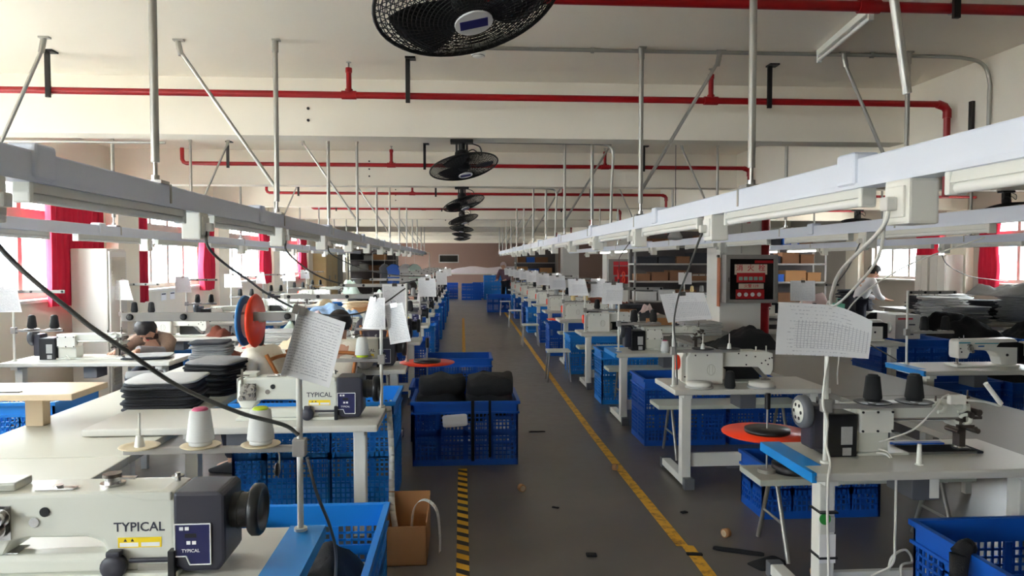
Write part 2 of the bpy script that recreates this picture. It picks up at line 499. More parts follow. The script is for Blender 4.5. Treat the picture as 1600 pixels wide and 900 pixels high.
# floor tapes
tag(obj('hazard_tape', MB().box(-0.035, 0.035, -2.4, 2.6, 0, 0.002), hazard_m, loc=(0.0, 3.1, 0)), 'black and yellow striped hazard tape stuck along the grey floor', 'tape')
tag(obj('floor_tape', MB().box(-0.03, 0.03, 0, 12, 0, 0.002), worntape_m, loc=(0.03, 8.9, 0)), 'thin yellow floor tape running behind the crates of black pads', 'tape')
mb = MB()
pts = [(1.31, 2.2), (1.295, 3.65), (1.30, 4.05), (1.27, 4.06), (1.25, 5.4), (1.24, 6.8), (1.25, 9), (1.28, 12), (1.32, 16), (1.36, 21), (1.38, 25)]
for (xa, ya), (xb, yb) in zip(pts, pts[1:]):
    k = 0.034
    mb.add([(xa - k, ya, 0), (xa + k, ya, 0), (xb + k, yb, 0), (xb - k, yb, 0), (xa - k, ya, .002), (xa + k, ya, .002), (xb + k, yb, .002), (xb - k, yb, .002)],
           [(0, 3, 2, 1), (4, 5, 6, 7), (0, 1, 5, 4), (1, 2, 6, 5), (2, 3, 7, 6), (3, 0, 4, 7)])
tag(obj('floor_tape', mb, worntape_m), 'long worn yellow floor tape marking the aisle edge by the crates', 'tape')

# ------------------------------------------------------------------ curtains
def curtain(label, x, ya, yb, z0=1.12, z1=2.66, seed=0, pinch=0.0, group='red curtains at the windows'):
    rnd = random.Random(seed)
    nu, nv = 42, 10
    ph = rnd.random() * 6; k = 2 * PI * max(3, round((yb - ya) / 0.12)) / (yb - ya)
    mb = MB(); vs = []
    for s_ in (0, 1):
        for j in range(nv + 1):
            tz = j / nv
            sq = 1 - pinch * (0.5 + 0.5 * math.cos(2 * PI * min(1, abs(tz - 0.55) * 1.7)))
            for i in range(nu + 1):
                u = i / nu
                y = ya + (yb - ya) * (0.5 + (u - 0.5) * sq)
                d = 0.05 * math.sin(k * (yb - ya) * u + ph + 0.5 * math.sin(3 * tz)) + 0.012 * math.sin(k * 2.3 * u + 1)
                vs.append((x + d + 0.004 * s_, y, z0 + (z1 - z0) * tz + (0.01 * math.sin(9 * u) if j == 0 else 0)))
    st = (nu + 1) * (nv + 1); fs = []
    for j in range(nv):
        for i in range(nu):
            a = j * (nu + 1) + i
            fs.append((a, a + 1, a + nu + 2, a + nu + 1)); fs.append((st + a, st + a + nu + 1, st + a + nu + 2, st + a + 1))
    mb.add(vs, fs, True)
    r = thing('curtain', label, 'curtain', group=group)
    obj('curtain_cloth', mb, curtain_m, r)
    obj('curtain_rod', MB().cyl((x, ya - 0.05, z1 + 0.01), (x, yb + 0.05, z1 + 0.01), 0.012), steel_m, r)
CX = XL + 0.1
curtain('wide bright red curtain beside the tall air conditioner, at the front window', CX, 8.55, 9.75, seed=1)
curtain('narrow dark red curtain between the air conditioner and the second window', CX, 10.78, 11.15, seed=2, z0=1.05)
curtain('red curtain gathered at the far edge of the second window', CX, 13.35, 14.05, seed=3, pinch=0.25)
curtain('red curtain gathered at the far edge of the third window', CX, 17.3, 18.1, seed=5, pinch=0.2)
curtain('red curtain hanging by the fourth window, before the pale cabinets', CX, 21.3, 22.2, seed=7, pinch=0.2)
CR = XR - 0.1
curtain('dark red curtain at the window behind the worker in white', CR, 15.2, 15.95, seed=8, pinch=0.15)
curtain('bright red curtain at the window beside the grey cut pieces', CR, 13.35, 13.95, seed=9, pinch=0.15)

# ------------------------------------------------------------------ sprinkler pipes
pipe_len_mesh = {}
def sprinkler(label, y, xa, xb, z=2.92, r=0.026, left=None, right=None, tees=(), hangers=()):
    t = thing('sprinkler_pipe', label, 'pipe', (0, y, z), group='red sprinkler pipes under the ceiling')
    pts = []
    if left == 'up': pts += [(xa, 0, 0.2), (xa, 0, 0.05), (xa + 0.02, 0, 0.015), (xa + 0.05, 0, 0)]
    else: pts += [(xa, 0, 0)]
    if right == 'down': pts += [(xb - 0.06, 0, 0), (xb - 0.02, 0, -0.02), (xb, 0, -0.06), (xb, 0, -0.75)]
    else: pts += [(xb, 0, 0)]
    obj('pipe_run', MB().tube(pts, r, 10), red_m, t)
    if right == 'down':
        obj('elbow', MB().tube([(xb - 0.08, 0, 0), (xb - 0.025, 0, -0.018), (xb, 0, -0.05), (xb, 0, -0.11)], r * 1.3, 10), red_m, t)
    for x in tees:
        g = obj('riser', MB().cyl((x, 0, 0), (x, 0, 0.2), 0.02, n=10).cyl((x - 0.055, 0, 0), (x + 0.055, 0, 0), r * 1.3, n=10).cyl((x, 0, 0.02), (x, 0, 0.045), 0.029, n=10).cyl((x, 0, 0.17), (x, 0, 0.205), 0.025, n=10), red_m, t)
        obj('sprinkler_head', MB().cyl((x, 0, 0.205), (x, 0, 0.245), 0.007, n=6).cyl((x, 0, 0.245), (x, 0, 0.25), 0.02, n=8), steel_m, g)
    for x in hangers:
        h = MB().box(x - 0.017, x + 0.017, -0.05, -0.03, -0.06, ZC - z).box(x - 0.017, x + 0.06, -0.09, 0.0, ZC - z - 0.012, ZC - z)
        g = obj('hanger', h, blackmetal_m, t)
        obj('clamp', MB().tube([(x, r * 1.15 * math.cos(a * PI / 6), r * 1.15 * math.sin(a * PI / 6)) for a in range(12)], 0.004, 5, closed=True), steel_m, g)
    return t
sprinkler('thick red sprinkler pipe crossing overhead behind the large fan', 3.53, 0.05, 4.9, tees=(2.03,), hangers=(2.46,))
PY = [5.66 + 4.056 * k for k in range(7)]
sprinkler('long red sprinkler pipe crossing the ceiling in front of the first beam', PY[0], -4.7, 3.93, right='down', tees=(-0.86, 1.97), hangers=(-3.05, -0.41, 2.43))
sprinkler('red sprinkler pipe with upturned end, behind the second fan', PY[1], -3.62, 3.93, left='up', right='down', tees=(-0.93, 1.93), hangers=(-3.03, -0.49, 2.45))
for k in range(2, 7):
    sprinkler('red sprinkler pipe crossing the aisle ceiling, %s from the front' % ordw(k + 1), PY[k], -3.62, 3.93, left='up' if k < 4 else None, right='down', tees=(-0.93, 1.93), hangers=(-3.03, -0.49, 2.45))
for k in range(1, 4):
    sprinkler('red sprinkler pipe beyond the columns, %s one back' % ordw(k), PY[k], 4.5, 10.2, tees=(6.2, 8.6), hangers=(5.2, 7.6))
t = thing('fire_riser', 'thick vertical red fire pipe standing beside the fire cabinet column', 'pipe', (4.46, 10.42, 0))
obj('pipe_run', MB().cyl((0, 0, 0), (0, 0, 2.6), 0.075, n=16), red_m, t)
obj('flange', MB().cyl((0, 0, 0.98), (0, 0, 1.04), 0.11, n=16), red_m, t)
obj('flange', MB().cyl((0, 0, 0), (0, 0, 0.05), 0.12, n=16), red_m, t)

# ------------------------------------------------------------------ conduits, smoke detector, ceiling lamp
t = thing('smoke_detector', 'round white smoke detector on the ceiling beside the large fan', 'detector', (0.12, 5.25, ZC))
obj('mount_box', MB().box(-0.03, 0.05, -0.03, 0.03, -0.04, 0), box_m, t, 0.004)
obj('sensor', MB().lathe([(0.03, -0.04), (0.05, -0.045), (0.055, -0.065), (0.042, -0.085), (0.015, -0.095)], n=20), box_m, t)
obj('sensor_vents', MB().cyl((0, 0, -0.078), (0, 0, -0.082), 0.047, n=20), greyplastic_m, t)
def conduit(label, pts, r=0.012, clips=()):
    t = thing('conduit', label, 'conduit')
    obj('conduit_run', MB().tube(bez(pts, 5) if len(pts) > 2 else pts, r, 8), steel_m, t)
    for c in clips:
        obj('conduit_clip', MB().cyl((c[0] - .012, c[1], c[2]), (c[0] + .012, c[1], c[2]), r * 1.6, n=8), steel_m, t)
conduit('grey steel conduit across the ceiling bending down the side beam', [(0.18, 5.27, 3.183), (1.2, 5.27, 3.183), (2.4, 5.26, 3.183), (3.5, 5.25, 3.183), (3.8, 5.25, 3.17), (3.93, 5.25, 3.12), (3.975, 5.25, 3.0), (3.975, 5.25, 2.9), (3.975, 5.25, 2.58)], 0.014, ((0.95, 5.27, 3.183), (3.05, 5.25, 3.183), (3.975, 5.25, 2.64)))
conduit('white conduit under the first beam with a bent right end', [(-0.02, 6.62, 2.735), (0.8, 6.62, 2.73), (1.25, 6.62, 2.725), (1.36, 6.62, 2.70), (1.39, 6.62, 2.62), (1.38, 6.62, 2.4), (1.37, 6.62, 2.0)], 0.013)
conduit('white conduit under the second beam, bent down to the trunking', [(-0.02, 10.68, 2.735), (0.9, 10.68, 2.73), (1.27, 10.68, 2.72), (1.39, 10.68, 2.66), (1.39, 10.68, 2.4), (1.38, 10.68, 2.0)], 0.013)
conduit('thin conduit on the pilaster wall above the window trunking', [(-2.6, 6.6, 2.69), (-4.2, 6.6, 2.69), (-4.5, 6.6, 2.66), (-4.6, 6.6, 2.55), (-4.6, 6.6, 1.0)], 0.011)
t = thing('ceiling_lamp', 'white tube lamp fixed slanting on the ceiling near the thick red pipe', 'lamp', (2.53, 4.62, ZC), R(-9))
obj('lamp_body', MB().box(-0.02, 0.03, -0.36, 0.6, -0.045, 0), lampbody_m, t, 0.006)
obj('lamp_tube', MB().cyl((-0.005, -0.36, -0.075), (-0.005, 0.6, -0.075), 0.014, n=10), tube_m, t)
for yy in (-0.35, 0.58):
    obj('lamp_holder', MB().box(-0.02, 0.01, yy - .012, yy + .012, -0.095, -0.045), lampbody_m, t)
t = thing('wall_hook_bar', 'short black steel bar fixed upright on the side beam', 'bracket', (3.985, 5.45, 2.58))
obj('upright', MB().box(-0.012, 0.012, -0.02, 0.02, 0, 0.32), blackmetal_m, t)
obj('base_lug', MB().box(-0.03, 0.015, -0.03, 0.03, 0, 0.02), blackmetal_m, t)

# ------------------------------------------------------------------ fans
def cage_mesh():
    mb = MB()
    for side, zs in ((-1, 0.075), (1, 0.055)):
        for k in range(19):
            rr = 0.06 + 0.24 * k / 18
            z = side * zs * math.cos((rr / 0.305) * PI / 2) ** 0.7 if rr < 0.304 else 0
            mb.tube([(rr * math.cos(2 * PI * i / 40), rr * math.sin(2 * PI * i / 40), z) for i in range(40)], 0.0019, 3, closed=True)
        for j in range(60):
            a = 2 * PI * j / 60
            pp = []
            for k in range(6):
                rr = 0.05 + 0.25 * k / 5
                pp.append((rr * math.cos(a), rr * math.sin(a), side * zs * max(0, math.cos((rr / 0.305) * PI / 2)) ** 0.7))
            mb.tube(pp, 0.0016, 3)
    mb.tube([(0.303 * math.cos(2 * PI * i / 48), 0.303 * math.sin(2 * PI * i / 48), 0) for i in range(48)], 0.007, 6, closed=True)
    return mb.mesh('cage', blackmetal_m)
def blade_mesh():
    mb = MB(); vs = []
    nu, nv = 6, 4
    for s_ in (0, 1):
        for i in range(nu + 1):
            rr = 0.05 + 0.215 * i / nu
            wv = (0.5 + 0.55 * math.sin(PI * min(1, 0.25 + 0.6 * i / nu)))
            for j in range(nv + 1):
                a = (j / nv - 0.5) * 1.15 * wv
                vs.append((rr * math.cos(a), rr * math.sin(a), 0.02 * (j / nv - 0.5) * 2 + 0.002 * s_))
    st = (nu + 1) * (nv + 1); fs = []
    for i in range(nu):
        for j in range(nv):
            a = i * (nv + 1) + j
            fs += [(a, a + 1, a + nv + 2, a + nv + 1), (st + a, st + a + nv + 1, st + a + nv + 2, st + a + 1)]
    for j in range(nv):
        a = nu * (nv + 1) + j; fs.append((a, a + 1, st + a + 1, st + a))
    return mb.add(vs, fs, True).mesh('blade', blackpl_m)
cage_me = blade_me = None
def fan(label, loc, tilt, spin=0.0, drop=0.21):
    """hangs from the beam underside; the head tilts about its motor"""
    global cage_me, blade_me
    if cage_me is None:
        cage_me = cage_mesh(); blade_me = blade_mesh()
    t = thing('ceiling_fan', label, 'fan', loc, group='black caged fans hanging from the beams')
    obj('mount_plate', MB().box(-0.1, 0.1, -0.06, 0.06, -0.03, 0), blackmetal_m, t, 0.004)
    obj('bracket', MB().box(-0.055, -0.035, -0.03, 0.03, -drop + 0.03, -0.03).box(0.035, 0.055, -0.03, 0.03, -drop + 0.03, -0.03).cyl((0, 0, -0.03), (0, 0, -drop + 0.1), 0.03, n=12), blackmetal_m, t)
    e = Euler(tilt, 'XYZ')
    def hd(name, me, par=None, rz=0.0, z=0.0):
        m = e.to_matrix().to_4x4() @ Matrix.Translation((0, 0, -0.1 + z)) @ Matrix.Rotation(rz, 4, 'Z')
        o = link(name, me, t); o.matrix_local = Matrix.Translation((0, 0, -drop + 0.07)) @ m
        return o
    hd('cage', cage_me)
    hd('motor', MOTOR)
    hd('hub', HUB)
    hd('badge', BADGE)
    hd('badge_print', BADGE2)
    for k in range(3): hd('blade', blade_me, rz=spin + 2 * PI * k / 3)
    obj('power_cord', MB().tube(bez([(0.09, 0, -0.03), (0.16, 0, -0.06), (0.17, 0.02, -0.13), (0.1, 0.02, -drop + 0.13), (0.03, 0, -drop + 0.09)], 5), 0.006, 5), wirek_m, t)
    return t
MOTOR = MB().lathe([(0.03, 0.15), (0.055, 0.14), (0.065, 0.1), (0.065, 0.05), (0.05, 0.03), (0.03, 0.02)], n=18).mesh('motor', blackmetal_m)
HUB = MB().lathe([(0.05, 0.03), (0.055, 0.0), (0.045, -0.025)], n=18).mesh('hub', blackpl_m)
BADGE = MB().cyl((0, 0, -0.078), (0, 0, -0.084), 0.062, n=24).mesh('badge', whitep_m)
BADGE2 = MB().box(-0.045, 0.045, -0.022, 0.022, -0.0855, -0.084).mesh('badge_print', M('badge_blue', (40, 40, 120), 0.4))
FY = [b + 0.13 for b in BEAMS]
fan('large black caged fan overhead, blades seen from below', (0.0, FY[1], ZB), (R(-15), R(-13), 0), 0.5)
fan('black caged fan tilted under the first beam, above the aisle', (0.0, FY[2], ZB), (R(-13), R(-11), 0), 0.2)
fan('black caged fan steeply tilted, third along the aisle ceiling', (0.0, FY[3], ZB), (R(-12), R(-17), 0), 0.9)
fan('black caged fan, fourth along the aisle ceiling', (0.0, FY[4], ZB), (R(-10), R(-16), 0), 1.3)
fan('black caged fan, fifth along the aisle ceiling', (0.0, FY[5], ZB), (R(-10), R(6), 0), 0.3)
fan('small dark caged fan, sixth along the aisle ceiling', (0.0, FY[6], ZB), (R(-6), R(4), 0), 0.7)
fan('small dark caged fan, seventh along the aisle ceiling', (0.0, FY[7], ZB), (R(-6), R(-4), 0), 0.1)
fan('black caged fan beyond the columns, behind the hanging socket cables', (8.2, FY[4], ZB), (R(-5), R(4), 0), 0.4)
fan('black caged fan beyond the columns at the picture edge', (8.25, FY[3], ZB), (R(-5), R(-4), 0), 0.8)

# ------------------------------------------------------------------ lighting trunks
def trunk(key, label, x, ya, yb, poles, pole_dx, joints, zt=1.98, hh=0.083, face=1):
    t = thing('lighting_trunk', label, 'trunking', (x, 0, 0), group='lighting trunks hung over the machine rows')
    ch = MB().box(-0.03, 0.03, ya, yb, zt - hh, zt)
    obj('channel', ch, trunk_m, t, 0.006)
    obj('lower_lip', MB().box(-0.036, 0.036, ya, yb, zt - hh - 0.012, zt - hh + 0.004), trunk_m, t)
    for y in joints:
        obj('joint_cover', MB().box(-0.045, 0.045, y - 0.055, y + 0.055, zt - hh - 0.002, zt + 0.022), trunk_m, t, 0.014, seg=3)
    for y in poles:
        p = obj('pole', MB().cyl((0, y, zt + 0.09), (0, y, ZC), 0.017, n=12), steel_m, t)
        obj('ceiling_lug', MB().box(-0.02, 0.035, y - 0.02, y + 0.02, ZC - 0.012, ZC).cyl((0, y, ZC - 0.09), (0, y, ZC - 0.01), 0.022, n=10), steel_m, p)
        obj('pole_clamp', MB().cyl((0, y, zt + 0.03), (0, y, zt + 0.1), 0.009, n=8).box(-0.04, 0.04, y - 0.045, y + 0.045, zt - 0.002, zt + 0.012).cyl((0, y, zt + 0.012), (0, y, zt + 0.035), 0.018, n=6), chrome_m, p)
        obj('strap', MB().box(-0.034, 0.034, y + 0.07, y + 0.085, zt - hh - 0.001, zt + 0.004), steel_m, p)
    for y, dx in pole_dx:
        b = obj('brace', MB().cyl((0.0, y + 0.05, zt + 0.16), (dx, y + 0.05, ZC - 0.06), 0.013, n=10), steel_m, t)
        obj('brace_lug', MB().box(dx - 0.03, dx + 0.04, y + 0.03, y + 0.07, ZC - 0.012, ZC).cyl((dx - 0.02 * (1 if dx > 0 else -1), y + 0.05, ZC - 0.11), (dx, y + 0.05, ZC - 0.01), 0.02, n=8), steel_m, b)
    return t
lamp_src = []
def batten(label, x, y, z, lit=False):
    def make(l):
        t = thing('batten_lamp', label, 'lamp', (x, y, z), group='tube lamps clipped under the trunks')
        obj('lamp_body', MB().prism([(-0.018, 0), (0.018, 0), (0.024, -0.03), (-0.024, -0.03)], 0, 1.22, 'XZ'), lampbody_m, t)
        obj('lamp_tube', MB().cyl((0, 0.01, -0.043), (0, 1.21, -0.043), 0.016, n=10), tubelit_m if l else tube_m, t)
        for yy in (0.0, 1.2):
            obj('end_cap', MB().box(-0.026, 0.026, yy, yy + 0.022, -0.062, 0.002), lampbody_m, t, 0.006)
        return t
    for l, s_ in lamp_src:
        if l == lit: return dup(s_, (x, y, z), 0, label)
    t = make(lit); lamp_src.append((lit, t)); return t
socket_src = []
def socket_box(label, x, y, z, side):
    if socket_src: return dup(socket_src[0], (x, y, z), 0 if side > 0 else PI, label)
    t = thing('socket_box', label, 'socket', (x, y, z), 0 if side > 0 else PI, group='socket boxes under the trunks')
    obj('box_body', MB().box(-0.045, 0.045, -0.06, 0.06, -0.13, 0), box_m, t, 0.008)
    f = obj('socket_face', MB().box(0.045, 0.053, -0.045, 0.045, -0.11, -0.02), box_m, t, 0.003)
    obj('plug', MB().box(0.053, 0.085, -0.02, 0.02, -0.09, -0.05), wirew_m, t, 0.006)
    socket_src.append(t)
    return t
zt, hh = 1.98, 0.083
PLY = [1.15, 3.19, 5.22, 7.2, 9.15, 11.2, 13.2, 15.2, 17.2, 19.2, 21.2, 23.2, 25.2]
trunk('LA', 'grey-shaded lighting trunk over the aisle machines on the window side', -1.3, -3, 26, PLY, [(y, -0.68) for y in PLY[2::2]], [2.3, 4.7, 7.1, 9.5, 12, 15, 18])
trunk('LB', 'lighting trunk along the curtained windows over the bent worker', -3.33, -3, 24, [7.2, 9.2, 11.2, 13.2, 15.2, 17.2, 19.2, 21.2], [(5.22, 0.45), (9.2, 0.45), (13.2, .45)], [3.1, 6.9, 9.5, 13, 16])
trunk('RA', 'bright white lighting trunk over the aisle on the fire cabinet side', 1.3, -3, 25, PLY[1:], [(2.0, -0.17)] + [(y, 0.6) for y in PLY[2::2]], [2.31, 4.7, 7.1, 9.5, 12, 15, 18])
trunk('RB', 'white lighting trunk passing in front of the fire cabinet', 3.3, -2, 22, [5.2, 7.2, 9.2, 11.2, 13.2, 15.2, 17.2], [(5.2, -0.47), (9.2, -0.47), (13.2, -0.47)], [6.6, 9.6, 12.6])
trunk('RC', 'distant lighting trunk beyond the columns above the grey piles', 6.6, 4, 22, [9.0, 11.0, 13.2, 15.2, 17.2], [], [8, 11, 14])
LZ = zt - hh - 0.012
for key, x, ys, nm, sd in (('LA', -1.3, [0.64 + 1.6 * i for i in range(15)], 'the window-side aisle trunk', 1),
                       ('LB', -3.33, [3.2 + 1.65 * i for i in range(11)], 'the trunk along the windows', 1),
                       ('RA', 1.3, [0.62 + 1.62 * i for i in range(15)], 'the bright trunk on the fire cabinet side', -1),
                       ('RB', 3.3, [4.3 + 1.65 * i for i in range(9)], 'the trunk passing the fire cabinet', -1),
                       ('RC', 6.6, [8.1 + 1.65 * i for i in range(6)], 'the distant trunk beyond the columns', -1)):
    for i, y in enumerate(ys):
        lit = (key == 'RB' and i in (6, 7)) or (key == 'RC' and i in (3, 4))
        batten('white tube lamp under %s, %s from the front' % (nm, ordw(i)), x, y, LZ, lit)
        if i % (1 if key in ('LA', 'RA') else 2) == 0 and i < 11:
            socket_box('white socket box under %s, %s from the front' % (nm, ordw(i)), x, y + 1.4, LZ, sd)
# ------------------------------------------------------------------ makers: tables, benches, crates
TZ = 0.725
BZ = 0.68
def make_table(w=1.16, d=0.55, tape=(), control=True, xl=0.11):
    """origin on the floor, front-left corner of the top at (0,0); front edge faces -y"""
    t = thing('machine_table', '', 'table', group='sewing machine tables')
    obj('tabletop', MB().box(0, w, 0, d, TZ - 0.04, TZ), top_m, t, 0.01)
    for x in (xl, w - 0.11):
        g = obj('leg', MB().box(x - 0.035, x + 0.035, d / 2 - 0.2, d / 2 - 0.12, 0.05, TZ - 0.07), leg_m, t, 0.006)
        obj('leg_bracket', MB().box(x - 0.03, x + 0.03, 0.04, d - 0.04, TZ - 0.07, TZ - 0.04), leg_m, g)
        f = obj('foot', MB().box(x - 0.035, x + 0.035, 0.0, d + 0.08, 0.02, 0.075), leg_m, t, 0.006)
        for y in (-0.012, d + 0.03):
            obj('foot_cap', MB().box(x - 0.038, x + 0.038, y, y + 0.055, 0, 0.08), greyplastic_m, f, 0.006)
    obj('crossbar', MB().box(xl + 0.035, w - 0.145, d / 2 - 0.175, d / 2 - 0.145, 0.14, 0.24), leg_m, t, 0.004)
    obj('pedal', MB().box(w / 2 - 0.12, w / 2 + 0.12, d / 2 - 0.1, d / 2 + 0.12, 0.1, 0.115), greyplastic_m, t)
    if control:
        obj('control_box', MB().box(w / 2 - 0.06, w / 2 + 0.06, 0.1, 0.3, TZ - 0.16, TZ - 0.04), greyplastic_m, t, 0.005)
    for k, (xa, xb, ya, yb) in enumerate(tape):
        obj('edge_tape', MB().box(xa, xb, ya, yb, TZ - 0.042, TZ + 0.0015), tapeb_m, t)
    return t
table_p = Proto(make_table)
table_tl = Proto(lambda: make_table(tape=((-0.0015, 0.1, 0.12, 0.551), (-0.0015, 0.02, 0.0, 0.12))))
table_tr = Proto(lambda: make_table(tape=((1.04, 1.1615, 0.1, 0.551),)))
def make_bench(w, l, m=None):
    t = thing('work_bench', '', 'bench', group='long work benches between the machine rows')
    obj('benchtop', MB().box(0, w, 0, l, BZ - 0.041, BZ), m or bench_m, t, 0.006)
    for x in (0.06, w - 0.06):
        for y in (0.12, l - 0.12):
            obj('leg', MB().box(x - 0.022, x + 0.022, y - 0.022, y + 0.022, 0, BZ - 0.041), leg_m, t)
    obj('rail', MB().box(0.06, w - 0.06, 0.1, 0.14, BZ - 0.1, BZ - 0.041), leg_m, t)
    obj('rail', MB().box(0.06, w - 0.06, l - 0.14, l - 0.1, BZ - 0.1, BZ - 0.041), leg_m, t)
    return t
def make_crate(w, d, h, m):
    t = thing('crate', '', 'crate')
    b = MB()
    wl = 0.012
    b.box(-w / 2 + 0.01, w / 2 - 0.01, -d / 2 + 0.01, d / 2 - 0.01, 0.0, 0.02)
    def side(L, place):
        # place(u, v, thickness0, thickness1) -> adds a box along the wall
        place(-L / 2, L / 2, 0.0, 0.05, wl); place(-L / 2, L / 2, h * 0.5 - 0.02, h * 0.5 + 0.02, wl + 0.004)
        place(-L / 2, L / 2, h - 0.1, h, wl)
        n = max(2, round(L / 0.22))
        for i in range(n + 1):
            c = -L / 2 + L * i / n
            place(max(-L / 2, c - 0.016), min(L / 2, c + 0.016), 0.05, h - 0.1, wl + 0.006)
        k = round(L / 0.032)
        for i in range(1, k):
            c = -L / 2 + L * i / k
            place(c - 0.005, c + 0.005, 0.05, h - 0.1, wl * 0.6)
        k = round((h - 0.15) / 0.034)
        for i in range(1, k):
            c = 0.05 + (h - 0.15) * i / k
            place(-L / 2, L / 2, c - 0.005, c + 0.005, wl * 0.6)
    for s_ in (-1, 1):
        side(w, lambda a, c, z0, z1, th, s_=s_: b.box(a, c, min(s_ * (d / 2 - th), s_ * d / 2), max(s_ * (d / 2 - th), s_ * d / 2), z0, z1))
        side(d, lambda a, c, z0, z1, th, s_=s_: b.box(min(s_ * (w / 2 - th), s_ * w / 2), max(s_ * (w / 2 - th), s_ * w / 2), a, c, z0, z1))
    obj('body', b, m, t)
    r = MB(); e = 0.016
    for z0, z1, o in ((h - 0.022, h + 0.002, e), (h - 0.1, h - 0.085, e * 0.7)):
        r.box(-w / 2 - o, w / 2 + o, -d / 2 - o, -d / 2 + 0.004, z0, z1).box(-w / 2 - o, w / 2 + o, d / 2 - 0.004, d / 2 + o, z0, z1)
        r.box(-w / 2 - o, -w / 2 + 0.004, -d / 2, d / 2, z0, z1).box(w / 2 - 0.004, w / 2 + o, -d / 2, d / 2, z0, z1)
    obj('rim', r, m, t)
    return t
_crates = {}
def crate(label, x, y, z=0.0, w=0.84, d=0.58, h=0.5, bright=False, rz=0, group='blue slatted plastic crates'):
    k = (w, d, h, bright)
    if k not in _crates:
        _crates[k] = Proto(lambda: make_crate(w, d, h, crateb_m if bright else crate_m))
    return _crates[k].put(label, (x, y, z), rz, group)
def heap_mesh(w, d, h, seed, mat, lumps=5, n=18, base=0.12):
    rnd = random.Random(seed)
    L = [(rnd.uniform(-.3, .3) * w, rnd.uniform(-.3, .3) * d, rnd.uniform(.5, 1) * h, rnd.uniform(.2, .4)) for _ in range(lumps)]
    vs = []; fs = []
    for j in range(n + 1):
        for i in range(n + 1):
            u, v = (i / n - .5), (j / n - .5)
            x, y = u * w, v * d
            z = base * h
            for lx, ly, lh, ls in L:
                z = max(z, lh * math.exp(-(((x - lx) / (ls * w)) ** 2 + ((y - ly) / (ls * d)) ** 2)))
            e = min(1, (0.5 - max(abs(u), abs(v))) * 7)
            z = z * (0.25 + 0.75 * e) if e > 0 else 0
            z += 0.05 * h * math.sin(21 * u + 9 * v + seed) * e + 0.04 * h * math.sin(33 * v - 13 * u + seed) * e
            vs.append((x * (1 + .05 * math.sin(7 * v + seed)), y * (1 + .05 * math.sin(8 * u + seed)), max(0.0, z)))
    for j in range(n):
        for i in range(n):
            a = j * (n + 1) + i; fs.append((a, a + 1, a + n + 2, a + n + 1))
    ring = [i for i in range(n + 1)] + [j * (n + 1) + n for j in range(1, n + 1)] + [n * (n + 1) + i for i in range(n - 1, -1, -1)] + [j * (n + 1) for j in range(n - 1, 0, -1)]
    b = len(vs)
    for i in ring: vs.append((vs[i][0], vs[i][1], -0.004))
    m = len(ring)
    for i in range(m): fs.append((ring[i], b + i, b + (i + 1) % m, ring[(i + 1) % m]))
    fs.append(tuple(range(b, b + m)))
    mb = MB(); mb.add(vs, fs, True)
    return mb.mesh('cloth', mat)
def heap(name, label, cat, loc, w, d, h, seed, mat, rz=0, lumps=5, base=0.12):
    o = link(name, heap_mesh(w, d, h, seed, mat, lumps, base=base), loc=loc, rot=(0, 0, rz))
    return tag(o, label, cat)
def slab_mesh(w, d, h, mat, seed=0, rnd_=0.3, puff=0.0, n=10):
    """a soft flat piece: rounded outline, slightly bowed"""
    out = []
    for i in range(28):
        a = 2 * PI * i / 28; c, s_ = math.cos(a), math.sin(a); q = 2 / (2 + 6 * (1 - rnd_))
        out.append((w / 2 * math.copysign(abs(c) ** q, c), d / 2 * math.copysign(abs(s_) ** q, s_)))
    mb = MB(); vs = []; fs = []
    lev = [(0.96, 0), (1.0, 0.3), (1.0, 0.7), (0.96, 1.0)]
    for k, z in lev:
        for j, (x, y) in enumerate(out):
            vs.append((x * k, y * k, z * h + 0.15 * h * math.sin(3 * x / w * 4 + seed) + 0.12 * h * math.sin(5 * y / d + seed * 2)))
    m = len(out)
    for k in range(3):
        for i in range(m): fs.append((k * m + i, k * m + (i + 1) % m, (k + 1) * m + (i + 1) % m, (k + 1) * m + i))
    fs.append(tuple(reversed(range(m))))
    b = len(vs)
    for x, y in out: vs.append((x * 0.5, y * 0.5, h * (1 + puff) + 0.15 * h * math.sin(6 * x / w + seed)))
    for i in range(m): fs.append((3 * m + i, 3 * m + (i + 1) % m, b + (i + 1) % m, b + i))
    fs.append(tuple(range(b, b + m)))
    mb.add(vs, fs, True)
    return mb.mesh('fabric_piece', mat)
_slabs = {}
def stack(label, loc, w, d, n, h, mat, rz=0, jitter=0.03, seed=1, tops=None, rnd_=0.3, cat='fabric stack', group='stacks of cut fabric'):
    rnd = random.Random(seed)
    t = thing('fabric_stack', label, cat, loc, rz, group)
    for i in range(n):
        m = tops if (tops and i >= n - 1) else mat
        k = (round(w, 2), round(d, 2), h, m.name, i % 3, rnd_)
        if k not in _slabs: _slabs[k] = slab_mesh(w, d, h * 1.02, m, i % 3, rnd_)
        link('fabric_piece', _slabs[k], t, (rnd.uniform(-1, 1) * jitter, rnd.uniform(-1, 1) * jitter, i * h), (0, 0, rnd.uniform(-1, 1) * jitter * 3))
    return t

